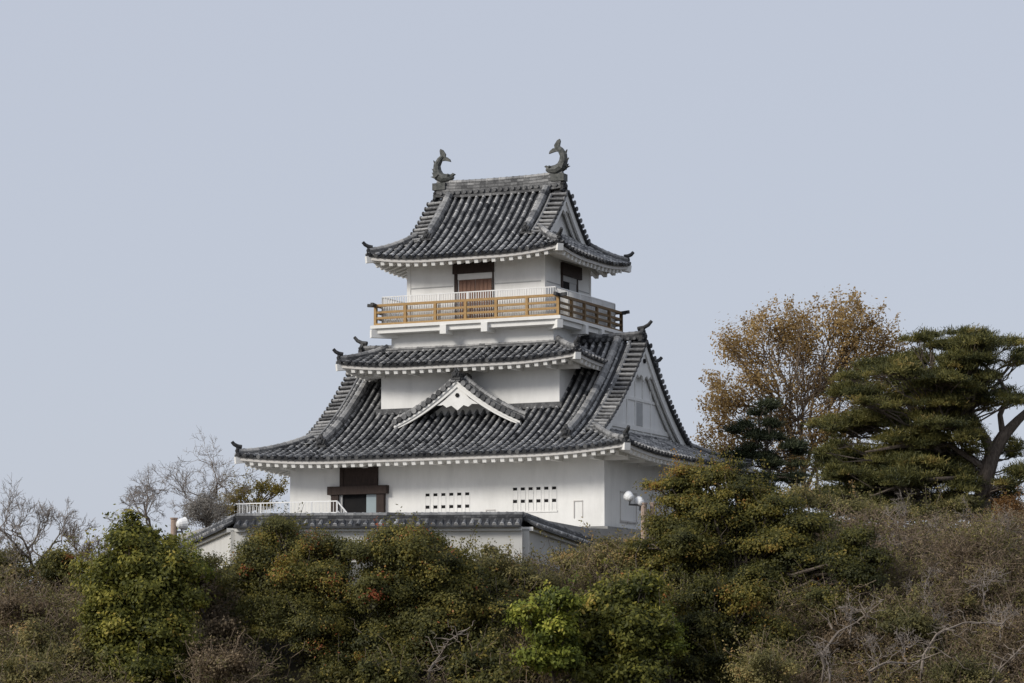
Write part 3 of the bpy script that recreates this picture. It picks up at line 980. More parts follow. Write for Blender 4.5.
# white railing of the entrance landing (on the terrace, left of the keep's door)
rl = empty('entrance_railing', (0, 0, 0))
tag(rl, 'white metal railing round the landing outside the entrance door', 'railing')
def kw(p): return KEEP + EX * p[0] + EY * p[1] + np.array([0, 0, p[2]])
a, b = keep_on_y(236, 503, -7.6), keep_on_y(337, 503, -7.6)
c = keep_on_y(351, 515, -7.6)
zt = (a[2] + b[2]) / 2
zf = zt - 1.0
LA, LB, LC = kw((a[0], -7.6, zf)), kw((b[0], -7.6, zf)), kw((c[0], -7.6, zf - 0.75))
LD = kw((a[0] + 0.0, -4.6, zf))
mr = metal_rail(rl, LA, LB, 1.0, 0.17, 0.10, 1.35, 0.024)
mr.name = 'front_panel'
mb = MB()
mb.beam(LA + np.array([0, 0, 0.52]), LB + np.array([0, 0, 0.52]), 0.035, 0.035)
mb.build('middle_rail', M['metal'], rl)
mr = metal_rail(rl, LA, LD, 1.0, 0.17, 0.10, 1.35, 0.024)
mr.name = 'end_panel'
mb = MB()
mb.beam(LB + np.array([0, 0, 1.0]), LC + np.array([0, 0, 1.0]), 0.05, 0.05)
mb.beam(LB + np.array([0, 0, 0.62]), LC + np.array([0, 0, 0.62]), 0.04, 0.04)
mb.beam(LB, LB + np.array([0, 0, 1.03]), 0.07, 0.07)
mb.beam(LC, LC + np.array([0, 0, 1.03]), 0.06, 0.06)
m3 = (LB + LC) / 2
mb.beam(m3, m3 + np.array([0, 0, 1.0]), 0.05, 0.05)
mb.build('stair_rail', M['metal'], rl)
mb = MB()
q = [LA, LB, kw((b[0], -5.7, zf)), LD * 1.0]
mb.poly([tuple(p) for p in q] + [(p[0], p[1], p[2] - 0.9) for p in q], [(0, 1, 2, 3), (0, 4, 5, 1), (1, 5, 6, 2), (2, 6, 7, 3), (3, 7, 4, 0)])
for k in range(4):
    p, r_ = LB + (LC - LB) * (k / 4), LB + (LC - LB) * ((k + 1) / 4)
    z_ = p[2] - 0.19
    i1, i2 = p + EY * 1.8, r_ + EY * 1.8
    mb.poly([(p[0], p[1], z_), (r_[0], r_[1], z_), (i2[0], i2[1], z_), (i1[0], i1[1], z_), (p[0], p[1], z_ - 0.6), (r_[0], r_[1], z_ - 0.6), (i2[0], i2[1], z_ - 0.6), (i1[0], i1[1], z_ - 0.6)],
            [(0, 1, 2, 3), (0, 4, 5, 1), (1, 5, 6, 2), (2, 6, 7, 3)])
st = mb.build('entrance_landing', M['stone'])
tag(st, 'grey landing and steps outside the dark framed entrance', 'steps', kind='structure')

# ------------------------------------------------------------------ floodlights
def floodlight(label, base, posts, heads, k=1.0):
    """base: foot of the first post; posts: (dx, dy, height, radius); heads: (dx, dy, z, aim)"""
    r_ = empty('floodlight', base)
    tag(r_, label, 'floodlight')
    for (dx, dy, h, rad) in posts:
        mb = MB()
        mb.tube([(dx, dy, -1.5), (dx, dy, h)], [rad * 1.1, rad], 10)
        mb.tube([(dx, dy, h), (dx, dy, h + 0.05)], rad * 1.25, 10)
        mb.build('post', M['post'], r_)
    for (dx, dy, z, aim) in heads:
        aim = V(aim).normalized()
        c = V((dx, dy, z))
        mb = MB()
        mb.tube([c - aim * 0.30 * k, c - aim * 0.24 * k, c - aim * 0.10 * k, c + aim * 0.06 * k, c + aim * 0.14 * k], [0.10 * k, 0.19 * k, 0.27 * k, 0.31 * k, 0.33 * k], 14)
        mb.tube([c + aim * 0.141 * k, c + aim * 0.18 * k], 0.345 * k, 14)
        hd = mb.build('lamp_head', M['lamp'], r_)
        mb = MB()
        mb.tube([c + V((0, 0, -0.34)), c + V((0, 0, -0.05)) - aim * 0.05], 0.035, 6)
        mb.beam(c + V((0, 0, -0.34)), (posts[0][0], posts[0][1], z - 0.36), 0.07, 0.07)
        mb.build('bracket', M['oni'], hd)
        mb = MB()
        mb.tube([c + aim * 0.181 * k, c + aim * 0.19 * k], 0.29 * k, 14)
        mb.build('lens', M['glass'], hd)
    return r_
p = at(173.5, 560, 116)
pt = at(173.5, 519, 116)
floodlight('round white floodlight on a square brown post at the left end of the tiled wall', p, [(0, 0, pt[2] - p[2], 0.13)],
           [(0.33, -0.05, at(181, 524, 116)[2] - p[2], (0.9, 0.5, 0.12))], 0.78)
p = at(644, 530, 117)
pt = at(644, 504, 117)
h = pt[2] - p[2]
floodlight('pair of white floodlight heads on twin pinkish posts beside the right wall', p, [(0, 0, h, 0.12), (0.36, 0.2, h + 0.02, 0.11)],
           [(-0.58, -0.1, at(630, 497, 117)[2] - p[2], (-0.6, 0.7, 0.5)), (-0.16, 0.05, at(640, 502, 117)[2] - p[2], (-0.5, 0.8, 0.4))], 0.62)

# ------------------------------------------------------------------ vegetation
def unit(a): return a / np.maximum(1e-9, np.linalg.norm(a, axis=-1, keepdims=True))
def leaf_quads(c, nrm, ln, wd, r, droop=0.0):
    n_ = len(c)
    t = unit(r.normal(size=(n_, 3)) + np.array([0, 0, -droop]))
    t = unit(t - nrm * np.sum(t * nrm, 1, keepdims=True))
    s = np.cross(nrm, t)
    L = (ln * (0.65 + 0.7 * r.random(n_)))[:, None]
    W = (wd * (0.65 + 0.7 * r.random(n_)))[:, None]
    return np.stack([c - t * L * 0.5, c + s * W * 0.5 + t * L * 0.05, c + t * L * 0.5, c - s * W * 0.5 + t * L * 0.05], 1)
def needle_tris(c, ax, ln, wd, r):
    n_ = len(c)
    dr = unit(ax + r.normal(size=(n_, 3)) * 0.75)
    s = unit(np.cross(dr, unit(r.normal(size=(n_, 3)))))
    L = (ln * (0.6 + 0.8 * r.random(n_)))[:, None]
    return np.stack([c - s * wd * 0.5, c + s * wd * 0.5, c + dr * L + s * wd * 0.3, c + dr * L - s * wd * 0.3], 1)
class Wood:
    """tapering limbs, all of one tree in one mesh"""
    def __init__(s): s.mb = MB()
    def limb(s, a, b, r0, r1, wob=0.12, n=5, sides=5, sag=0.0, r=None):
        a, b = np.array(a, float), np.array(b, float)
        L = np.linalg.norm(b - a)
        pts = []
        for i in range(n + 1):
            t = i / n
            p = a + (b - a) * t
            if 0 < i < n: p = p + r.normal(size=3) * wob * L * 0.5
            p = p + np.array([0, 0, -sag * L * 4 * t * (1 - t)])
            pts.append(p)
        s.mb.tube(pts, [r0 + (r1 - r0) * i / n for i in range(n + 1)], sides, cap=False)
        return pts
def px_lobe(px, py, rx, ry, Y, depth=1.0):
    k = Y / FPX
    return at(px, py, Y), np.array([rx * k, max(rx * k * depth, ry * k * 0.9), ry * k])

def tree(name, label, cat, base, Y, lobes, leaf, seed, trunk_r=0.16, fork=0.45, clump=0.36, per=60, dens=1.0, ln=0.10, wd=0.056, kind='leaf', bark='bark', flat=0.6,
         depth=0.9, group=None, twig_r=0.012, shell=0.5, twigs=1, yspread=1.2, tb=0.0, fill=True, split=3, shoots=None):
    """lobes: (px, py, rx, ry[, dY[, tint shift]])"""
    r = np.random.default_rng(seed)
    if shoots is None: shoots = 0 if kind == 'pine' else len(lobes) * 5
    b0 = at(base[0], base[1], Y)
    gz = float(ground_z(b0[0], Y))
    root = np.array([b0[0], Y, min(b0[2], gz) - 0.2 if b0[2] > gz + 0.3 else b0[2] - 0.2])
    E_ = empty(name, root)
    tag(E_, label, cat, group)
    W = Wood()
    lob = []
    if kind == 'leaf' and flat >= 0.55 and fill:
        ex_ = []
        for i_, a_ in enumerate(lobes):
            for b_ in lobes[:i_]:
                if abs(a_[0] - b_[0]) < (a_[2] + b_[2]) * 1.05 and abs(a_[1] - b_[1]) < (a_[3] + b_[3]) * 1.15:
                    da, db = (a_[4] if len(a_) > 4 else 0), (b_[4] if len(b_) > 4 else 0)
                    ex_.append(((a_[0] + b_[0]) / 2, (a_[1] + b_[1]) / 2, (a_[2] + b_[2]) * 0.36, (a_[3] + b_[3]) * 0.38, (da + db) / 2 + 0.5, -0.08))
        lobes = list(lobes) + ex_
    if split > 1:
        ex_ = []
        for a_ in lobes:
            dy_ = a_[4] if len(a_) > 4 else None
            for q in range(split + (1 if kind == 'leaf' and split > 2 else 0)):
                k_ = r.uniform(0.40, 0.66) if kind == 'leaf' else r.uniform(0.38, 0.7)
                an, ro = r.uniform(0, 2 * math.pi), math.sqrt(r.random()) * ((1.14 if kind == 'leaf' else 1.35) - k_)
                ex_.append((a_[0] + a_[2] * ro * math.cos(an), a_[1] + a_[3] * ro * math.sin(an) * (1.0 if kind == 'leaf' else 1.4), a_[2] * k_, a_[3] * k_ * r.uniform(0.85, 1.2), (r.uniform(-yspread, yspread) if dy_ is None else dy_ + r.uniform(-0.8, 0.5)), (a_[5] if len(a_) > 5 else 0) + r.normal() * 0.07))
        lobes = ex_
    for L in lobes:
        dy = L[4] if len(L) > 4 else r.uniform(-yspread, yspread)
        sh = L[5] if len(L) > 5 else 0.0
        c, rad = px_lobe(L[0], L[1], L[2], L[3], Y + dy, depth)
        lob.append((c - root, rad, sh))
    cen = np.mean([l[0] for l in lob], 0)
    top = np.array([cen[0] * 0.7, cen[1] * 0.7, max(0.5, cen[2] * fork * 2)])
    tr = W.limb([0, 0, 0], top, trunk_r, trunk_r * 0.6, 0.06, 6, 8, r=r)
    C, N, T = [], [], []
    for c, rad, sh in lob:
        i = int(r.integers(2, 6))
        cand = min(range(2, 7), key=lambda q: np.linalg.norm(tr[q] - c) + (2.0 if tr[q][2] > c[2] + 0.3 else 0))
        lp = W.limb(tr[cand], c, trunk_r * 0.42, trunk_r * 0.16, 0.10, 5, 5, r=r, sag=0.04)
        vol = rad[0] * rad[1] + rad[0] * rad[2] + rad[1] * rad[2]
        m_ = max(5, int(dens * 1.9 * vol / (clump * clump)))
        d = unit(r.normal(size=(m_, 3)))
        lim_ = -0.5 if flat < 0.55 or kind == 'pine' else -0.75
        d[:, 2] = np.where(d[:, 2] < lim_, -d[:, 2] * 0.6, d[:, 2])
        f = (shell + (1 - shell) * r.random(m_) ** 0.6 + np.where(r.random(m_) < 0.12, 0.25, 0.0))[:, None]
        tips = c + d * rad * f
        for q in range(m_):
            if q % 3 == 0 and twigs:
                W.limb(lp[int(r.integers(2, 6))], tips[q], twig_r * 2, twig_r, 0.12, 3, 3, r=r)
            k = max(4, int(per * (1.7 if kind == 'leaf' else 1.0) * (0.55 + 0.9 * r.random())))
            cr = clump * (0.6 + 0.8 * r.random())
            g = r.normal(size=(k, 3)) * np.array([cr, cr, cr * flat]) * 0.55
            pt = tips[q] + g
            if kind == 'pine':
                g[:, 2] = np.abs(g[:, 2]) * 0.6
                pt = tips[q] + g
                ax = unit(g * 0.6 + np.array([0, 0, 0.5 * cr]))
                N.append(ax)
            else:
                ax = unit(d[q] * 0.7 + np.array([-0.12, -0.2, 0.5]) + g / cr * 0.5 + r.normal(size=(k, 3)) * 0.5)
                N.append(ax)
            C.append(pt)
            T.append(np.clip(0.42 + tb + sh + r.normal() * 0.20 + r.normal(size=k) * 0.12, 0, 1))
    if shoots:
        for _ in range(shoots):
            c, rad, sh = lob[int(r.integers(len(lob)))]
            a_ = r.uniform(0, 2 * math.pi)
            p0 = c + rad * np.array([math.cos(a_) * 0.7, math.sin(a_) * 0.5, r.uniform(0.4, 0.8)])
            p1 = p0 + np.array([math.cos(a_) * r.uniform(0.05, 0.7), r.normal() * 0.25, r.uniform(0.25, 1.0)])
            W.limb(p0, p1, 0.014, 0.006, 0.12, 3, 3, r=r)
            k = int(r.integers(14, 40))
            t_ = r.random((k, 1)) ** 0.7
            C.append(p0 + (p1 - p0) * t_ * 1.05 + r.normal(size=(k, 3)) * 0.085)
            N.append(unit(r.normal(size=(k, 3)) + np.array([-0.2, -0.3, 0.6])))
            T.append(np.clip(0.52 + tb + sh + r.normal() * 0.15 + r.normal(size=k) * 0.12, 0, 1))
    C, N, T = np.concatenate(C), np.concatenate(N), np.concatenate(T)
    vv = needle_tris(C, N, ln, wd, r) if kind == 'pine' else leaf_quads(C, N, ln, wd, r)
    npmesh('crown', vv, 4, T, M[leaf], E_)
    W.mb.build('trunk', M[bark], E_)
    return E_

def bare_tree(name, label, base, top_h, spread, Y, seed, m_='twig', r0=0.12, levels=5, lean=(0, 0), cat='tree', group=None, kids=3, up=0.35):
    """a leafless tree grown branch by branch"""
    r = np.random.default_rng(seed)
    root = at(base[0], base[1], Y)
    E_ = empty(name, root)
    tag(E_, label, cat, group)
    tk, cr = Wood(), Wood()
    if levels < 5: tk = cr
    def grow(p, d, L, rad, lv, first=False):
        W = tk if lv >= levels - 1 else cr
        e = p + d * L
        pts = W.limb(p, e, rad, rad * 0.62, 0.10, 4, 6 if lv > 2 else (4 if lv > 0 else 3), r=r)
        if lv == 0: return
        for q in range(kids + (1 if lv < 3 else 0)):
            k = pts[int(r.integers(2, 5))] if q else pts[-1]
            nd = unit(d * 0.75 + r.normal(size=3) * spread + np.array([lean[0], lean[1], up]))
            grow(k, nd, L * r.uniform(0.58, 0.85), max(0.007, rad * 0.56), lv - 1)
    grow(np.zeros(3), unit(np.array([lean[0] * 0.6, lean[1], 1.0])), top_h * 0.30, r0, levels)
    if tk is not cr: tk.mb.build('trunk', M[bark_of(m_)], E_)
    cr.mb.build('branches', M[m_], E_)
    return E_
def bark_of(m_): return 'bark' if m_ != 'deadwood' else 'deadwood'

def thicket(name, label, cat, areas, m_wood, leaf, seed, per_area, hgt=1.6, leaves=10, kind='stuff', rad=0.012, ln=0.10, wd=0.05, lean=0.5, tb=0.0):
    """tangle of thin stems; areas: (px0, px1, py_top0, py_top1, Y0, Y1): stem tops lie between these rows"""
    r = np.random.default_rng(seed)
    W = Wood()
    C, N, T = [], [], []
    for (x0, x1, t0, t1, Y0, Y1, cnt) in areas:
        for _ in range(int(cnt * per_area / 13)):
            Y = r.uniform(Y0, Y1)
            px = r.uniform(x0, x1)
            h_ = hgt * r.uniform(0.7, 1.5)
            X_ = (px - 512) / FPX * Y * 1.006
            foot = np.array([X_, Y, float(ground_z(X_, Y)) - 0.1])
            ms = math.sin(X_ * 0.9 + 1.3 * math.sin(Y * 0.6)) * math.sin(Y * 0.8 + X_ * 0.35 + seed)
            if ms > 0.62: continue
            foot[2] -= h_ * 0.35 * max(0.0, ms)
            sh, lf = r.normal() * 0.2 - 0.12 * ms, r.uniform(0.2, 1.6)
            sway = r.normal(size=2) * lean * 0.8
            for _s in range(int(r.integers(8, 19))):
                top = foot + np.array([sway[0] + r.normal() * lean * 1.1, sway[1] + r.normal() * lean * 1.1, h_ * r.uniform(0.55, 1.1)])
                pts = W.limb(foot + r.normal(size=3) * 0.08, top, rad * r.uniform(1.0, 2.3), rad * 0.6, 0.16, 5, 3, r=r, sag=-0.10)
                for _k in range(3):
                    q = pts[int(r.integers(2, 6))]
                    e = q + np.array([r.normal() * 0.32, r.normal() * 0.32, r.uniform(-0.2, 0.45)])
                    W.limb(q, e, rad * 0.8, rad * 0.4, 0.2, 3, 3, r=r)
                    if leaves:
                        k = max(1, int(r.integers(1, leaves + 1) * lf))
                        C.append(q + (e - q) * r.random((k, 1)) * 1.1 + r.normal(size=(k, 3)) * 0.10)
                        N.append(unit(r.normal(size=(k, 3)) + np.array([0, -0.2, 0.6])))
                        T.append(np.clip(0.45 + tb + sh + r.normal(size=k) * 0.15, 0, 1))
    stems = W.mb.build(name, M[m_wood])
    if kind == 'stuff': tag(stems, label, cat, kind='stuff')
    else: tag(stems, label, cat)
    if leaves:
        C, N, T = np.concatenate(C), np.concatenate(N), np.concatenate(T)
        npmesh('dry_leaves', leaf_quads(C, N, ln, wd, r), 4, T, M[leaf], stems)
    return stems

# ---- trees beyond the keep, right
aut = tree('autumn_tree', 'tall airy tree with golden brown autumn leaves behind the keep', 'tree', (800, 500), 142,
     [(730, 400, 24, 22), (720, 425, 18, 18), (745, 350, 26, 26), (775, 330, 26, 22), (760, 385, 30, 26), (800, 345, 30, 30), (838, 324, 26, 18), (850, 345, 30, 28), (820, 385, 34, 30), (865, 375, 28, 28), (885, 345, 18, 16), (905, 352, 10, 12), (780, 425, 30, 26), (830, 430, 30, 26), (738, 440, 20, 20), (716, 455, 14, 14), (865, 420, 24, 26), (702, 442, 9, 8), (755, 326, 10, 12), (845, 310, 14, 7), (718, 398, 14, 14), (728, 345, 14, 14), (712, 470, 12, 12), (735, 470, 18, 14), (898, 375, 18, 18), (890, 400, 18, 20), (790, 460, 24, 20), (830, 465, 24, 20), (800, 322, 18, 12), (870, 325, 16, 14)],
     'l_autumn', 11, trunk_r=0.08, fork=0.42, clump=0.46, per=18, dens=1.5, ln=0.15, wd=0.085, flat=1.25, shell=0.2, twig_r=0.016, bark='drytwig', yspread=2.2, fill=False, split=1)
W = Wood()
r = np.random.default_rng(5)
rt = np.array(aut.location)
for (x0, y0, x1, y1, ra) in ((800, 495, 742, 335, 0.09), (800, 490, 768, 318, 0.10), (803, 485, 800, 306, 0.11), (803, 490, 835, 300, 0.11), (806, 490, 862, 312, 0.10), (806, 488, 892, 345, 0.09), (796, 490, 718, 385, 0.08), (790, 496, 782, 330, 0.08), (815, 496, 848, 330, 0.08), (780, 498, 728, 430, 0.06)):
    A_, B_ = at(x0, y0, 142 + r.normal() * 0.5) - rt, at(x1, y1 + 16, 142 + r.normal() * 1.5) - rt
    lpts = W.limb(A_, B_, ra, 0.014, 0.05, 8, 5, r=r)
    for q in range(26):
        k_ = r.uniform(2, 7.9)
        p_ = lpts[int(k_)]
        e_ = p_ + np.array([r.normal() * 0.55, r.normal() * 0.5, r.uniform(0.5, 1.5)])
        W.limb(p_, e_, 0.022, 0.008, 0.1, 3, 3, r=r)
W.mb.build('limb', M['drytwig'], aut)
pine_l = [(955, 338, 40, 9), (925, 350, 22, 8), (988, 352, 30, 10), (1012, 362, 16, 8), (900, 368, 36, 11), (945, 372, 46, 13), (985, 378, 20, 8), (870, 392, 36, 11), (915, 398, 52, 14), (960, 402, 30, 12), (1008, 400, 18, 8),
          (850, 436, 36, 11), (895, 428, 46, 14), (935, 428, 36, 16), (865, 462, 42, 13), (910, 462, 52, 18), (945, 455, 32, 18), (850, 490, 34, 9), (890, 496, 44, 11), (935, 490, 40, 20), (962, 470, 20, 24), (1012, 452, 14, 8), (1010, 480, 18, 13), (1005, 500, 14, 9), (835, 450, 16, 8), (960, 500, 22, 14)]
pine_l = [(a, b_, c_ * 1.08, d_ * 1.25) for a, b_, c_, d_ in pine_l] + [(880, 415, 34, 14), (930, 418, 36, 14), (900, 452, 40, 14), (880, 478, 40, 14), (920, 478, 40, 14), (960, 430, 22, 14), (860, 475, 30, 12), (945, 392, 36, 12), (880, 506, 40, 9), (930, 510, 36, 9), (845, 502, 26, 10), (1006, 494, 16, 10), (965, 508, 24, 10)]
big = tree('spreading_pine', 'large spreading pine with flat layered pads at the right edge', 'tree', (984, 520), 120, pine_l, 'l_pine', 12, trunk_r=0.13, fork=0.55, clump=0.30, per=115, dens=0.98, ln=0.13, wd=0.026, kind='pine',
           flat=1.0, depth=1.0, shell=0.35, split=4, yspread=2.3, twig_r=0.018)
# its heavy leaning trunk and bare limbs
W = Wood()
r = np.random.default_rng(3)
rt = np.array(big.location)
def lp(px, py, dy=0.0): return at(px, py, 119.2 + dy) - rt
W.mb.tube([lp(980, 525), lp(982, 500), lp(986, 476), lp(992, 455), lp(1003, 436), (lp(1018, 420)), lp(1034, 405)], [0.42, 0.37, 0.34, 0.32, 0.25, 0.18, 0.12], 9)
W.mb.tube([lp(992, 455), lp(985, 438), lp(975, 428), lp(962, 420)], [0.24, 0.2, 0.15, 0.1], 7)
W.mb.tube([lp(1003, 436), lp(1000, 415), lp(1008, 395), lp(1000, 380), lp(985, 366), lp(968, 352)], [0.15, 0.12, 0.10, 0.085, 0.07, 0.05], 6)
W.mb.tube([lp(985, 366), lp(1000, 360), lp(1012, 364)], [0.06, 0.05, 0.03], 5)
W.mb.tube([lp(985, 438), lp(960, 392, 0.4), lp(940, 384, 0.3), lp(915, 378)], [0.13, 0.10, 0.07, 0.04], 6)
W.mb.tube([lp(986, 470), lp(950, 445, -0.5), lp(900, 446, -0.6), lp(865, 452)], [0.15, 0.11, 0.08, 0.04], 6)
W.mb.tube([lp(983, 490), lp(955, 478, -1.2), lp(915, 480, -1.5), lp(872, 496, -1.5)], [0.13, 0.1, 0.07, 0.04], 6)
W.mb.build('limb', M['bark'], big)
tree('young_pine', 'small bushy dark green pine standing just right of the lower roof', 'tree', (768, 500), 131,
     [(763, 410, 10, 6), (757, 424, 14, 7), (778, 430, 12, 6), (744, 437, 14, 6), (765, 442, 18, 8), (788, 447, 14, 6), (736, 455, 14, 8), (757, 460, 18, 9), (780, 464, 18, 8), (800, 462, 8, 6), (742, 474, 16, 8), (770, 480, 20, 9), (792, 482, 12, 8), (755, 492, 18, 8)],
     'l_pine2', 13, trunk_r=0.12, fork=0.5, clump=0.32, per=120, dens=1.3, ln=0.18, wd=0.03, kind='pine', flat=0.9, shell=0.3, yspread=0.5, split=2)

# ---- bare and small growth beyond the wall, left
bare_tree('bare_tree', 'bare grey tree beside the left lower eave', (206, 545), 5.2, 0.55, 131, 21, r0=0.095, lean=(0.0, 0), up=0.2, kids=3, levels=6, group='leafless trees at left')
bare_tree('bare_tree', 'bare spreading tree above the bright green leafy tree', (150, 556), 4.6, 0.66, 127, 22, r0=0.085, lean=(-0.04, 0), up=0.1, kids=3, levels=6, group='leafless trees at left')
bare_tree('bare_tree', 'bare crooked tree rising from the scrub at the far left', (32, 622), 6.4, 0.52, 108, 23, r0=0.11, lean=(0.03, 0), up=0.22, kids=3, levels=6, group='leafless trees at left')
bare_tree('bare_tree', 'low bare twiggy tree at the left edge of the view', (2, 610), 3.8, 0.46, 111, 24, r0=0.08, group='leafless trees at left')
tree('grey_bush', 'pale grey downy bush behind the sloping end of the tiled wall', 'bush', (208, 540), 128, [(205, 505, 16, 18), (196, 518, 14, 14), (218, 515, 14, 16)], 'l_grey', 25, trunk_r=0.06, clump=0.3, per=40, ln=0.10, wd=0.035, dens=0.8, flat=1.0, shell=0.3)
tree('olive_tree', 'yellow olive shrub seen over the white entrance railing', 'bush', (255, 522), 134, [(243, 491, 15, 8), (262, 487, 14, 7), (276, 491, 8, 5), (232, 500, 14, 9), (262, 503, 22, 9), (225, 510, 10, 9), (245, 508, 18, 8)], 'l_yellow', 26, trunk_r=0.08, clump=0.30, per=22, dens=0.6, shell=0.15, fill=False)
bare_tree('twiggy_bush', 'mauve brown twiggy bush left of the bright green tree', (92, 585), 2.9, 0.5, 112, 27, m_='drytwig', r0=0.05, cat='bush', kids=4)
tree('small_evergreen', 'small dark evergreen bush between the bare tree and the twiggy bush', 'bush', (60, 600), 106, [(55, 560, 16, 10), (65, 572, 18, 12), (48, 574, 12, 10)], 'l_dark', 28, trunk_r=0.06, per=70)
tree('edge_shrub', 'olive brown shrub cut by the left edge of the view', 'bush', (6, 600), 108, [(4, 560, 20, 14), (10, 575, 20, 14), (-8, 570, 16, 14)], 'l_olive', 29, trunk_r=0.06, per=60)

# ---- hillside trees in front
tree('green_tree', 'bright green leafy tree below the left end of the tiled wall', 'tree', (140, 690), 96,
     [(128, 528, 12, 14, 1.0), (126, 548, 24, 16, 0.6, 0.05), (154, 548, 22, 13, 1.2, -0.05), (96, 575, 22, 18), (130, 575, 32, 18, 0), (168, 566, 26, 14, 0.3, 0.1), (104, 605, 28, 22, -0.4), (145, 605, 34, 24, -0.8), (178, 598, 22, 20, 0.3), (120, 640, 34, 24, -1), (160, 640, 30, 24, -1, -0.08), (95, 640, 18, 18, 0), (130, 670, 30, 18, -1.4, -0.1), (172, 668, 24, 18, -1, -0.1)],
     'l_green', 31, ln=0.135, wd=0.075, trunk_r=0.16, per=50, clump=0.34, dens=1.05)
tree('lime_bush', 'yellow green bush at the foot of the sloping white wall', 'bush', (188, 610), 99, [(186, 562, 15, 10), (200, 572, 13, 10), (175, 572, 12, 9)], 'l_lime', 32, trunk_r=0.05, per=65, clump=0.28)
tree('dark_evergreen', 'broad dark evergreen hiding the middle of the tiled wall', 'tree', (300, 700), 98,
     [(285, 528, 24, 13, 0.8), (258, 550, 26, 18, 0.6), (310, 548, 30, 18, 0.2), (345, 550, 26, 13, 0.6), (240, 572, 22, 18, 0.4), (280, 582, 34, 24, -0.4), (328, 585, 36, 26, -0.6), (265, 615, 30, 22, -0.4, -0.08), (310, 625, 36, 26, -1, -0.1), (350, 630, 30, 26, -0.8, -0.1), (340, 665, 34, 22, -1.3, -0.1)],
     'l_dark', 33, ln=0.088, wd=0.045, trunk_r=0.18, per=95, clump=0.36, dens=1.05, tb=0.0)
tree('dark_evergreen', 'rounded dark evergreen with bronze tips in front of the entrance side', 'tree', (420, 700), 97,
     [(384, 538, 22, 9, 0.8, 0.08), (412, 534, 18, 10, 0.8, 0.05), (446, 555, 24, 12, 0.8), (375, 556, 28, 18, 0), (415, 558, 32, 20, -0.2, 0.05), (455, 574, 28, 18, 0.2), (385, 595, 34, 26, -0.6), (430, 600, 34, 28, -0.6), (468, 598, 20, 24, 0.6, -0.15), (395, 640, 34, 26, -1, -0.1), (435, 650, 30, 26, -0.8, -0.15)],
     'l_dark', 34, trunk_r=0.18, per=80, clump=0.36, dens=1.05, tb=0.02)
tree('spreading_evergreen', 'wide dark evergreen with layered boughs beside the keep', 'tree', (720, 700), 102,
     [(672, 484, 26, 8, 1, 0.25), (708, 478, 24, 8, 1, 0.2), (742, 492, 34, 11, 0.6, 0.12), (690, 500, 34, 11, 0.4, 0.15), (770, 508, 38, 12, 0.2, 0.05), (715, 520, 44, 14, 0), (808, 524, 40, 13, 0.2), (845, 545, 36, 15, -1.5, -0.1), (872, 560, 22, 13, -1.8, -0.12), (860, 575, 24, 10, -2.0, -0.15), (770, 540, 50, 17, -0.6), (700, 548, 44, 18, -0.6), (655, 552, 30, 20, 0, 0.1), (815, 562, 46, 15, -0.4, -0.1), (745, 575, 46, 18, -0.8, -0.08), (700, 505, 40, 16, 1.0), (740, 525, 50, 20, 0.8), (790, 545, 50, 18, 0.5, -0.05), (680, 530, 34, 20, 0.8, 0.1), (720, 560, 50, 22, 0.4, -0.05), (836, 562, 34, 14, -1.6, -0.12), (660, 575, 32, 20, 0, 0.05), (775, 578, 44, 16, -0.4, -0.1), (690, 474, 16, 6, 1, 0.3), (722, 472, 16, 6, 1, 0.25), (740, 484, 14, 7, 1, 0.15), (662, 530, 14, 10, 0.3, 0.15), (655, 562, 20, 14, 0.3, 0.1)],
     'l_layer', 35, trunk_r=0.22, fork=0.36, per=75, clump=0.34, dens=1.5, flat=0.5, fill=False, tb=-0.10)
tree('bronze_bush', 'bronze and olive bush under the layered boughs', 'bush', (730, 700), 98,
     [(700, 595, 30, 18, 0, 0.0), (745, 600, 26, 16, -0.4, 0.25), (760, 635, 34, 22, -0.6, 0.1), (705, 640, 36, 26, -0.4, -0.1), (790, 660, 30, 20, -0.6), (740, 668, 34, 20, -1), (690, 670, 30, 20, -1, -0.1)],
     'l_layer', 36, trunk_r=0.12, per=75, clump=0.33, dens=1.1, tb=-0.08)
tree('leafy_bush', 'glossy mid green bush at the bottom centre of the hillside', 'bush', (610, 700), 95,
     [(600, 605, 34, 20, 0.4), (640, 590, 26, 18, 0.8), (625, 635, 34, 26, -0.2), (580, 640, 28, 24, 0), (655, 630, 26, 24, 0.2, -0.05), (600, 670, 34, 20, -0.5), (645, 668, 30, 18, -0.4)],
     'l_green', 37, ln=0.15, wd=0.08, trunk_r=0.1, per=38, clump=0.32, dens=1.0, tb=-0.08)
tree('lime_bush', 'lime green bush low between the dead branch and the glossy bush', 'bush', (550, 700), 94, [(530, 615, 20, 14), (556, 630, 20, 16), (545, 660, 24, 20), (575, 655, 16, 16), (562, 605, 14, 10)], 'l_lime', 38, ln=0.14, wd=0.085, trunk_r=0.07, per=60, clump=0.28, dens=0.9, tb=-0.05)
tree('lime_bush', 'lime green sprig in the shade right of the glossy bush', 'bush', (668, 690), 96, [(665, 626, 14, 12), (672, 645, 13, 10)], 'l_lime', 39, trunk_r=0.05, per=55, clump=0.26, dens=0.9, tb=-0.1)
tree('weedy_shrub', 'loose olive shrub under the right half of the tiled wall', 'bush', (500, 640), 101, [(495, 560, 24, 13), (470, 575, 18, 14), (520, 580, 30, 16), (495, 605, 34, 20), (545, 590, 26, 16)], 'l_olive', 40, trunk_r=0.07, per=45, clump=0.34, dens=0.75, shell=0.35)
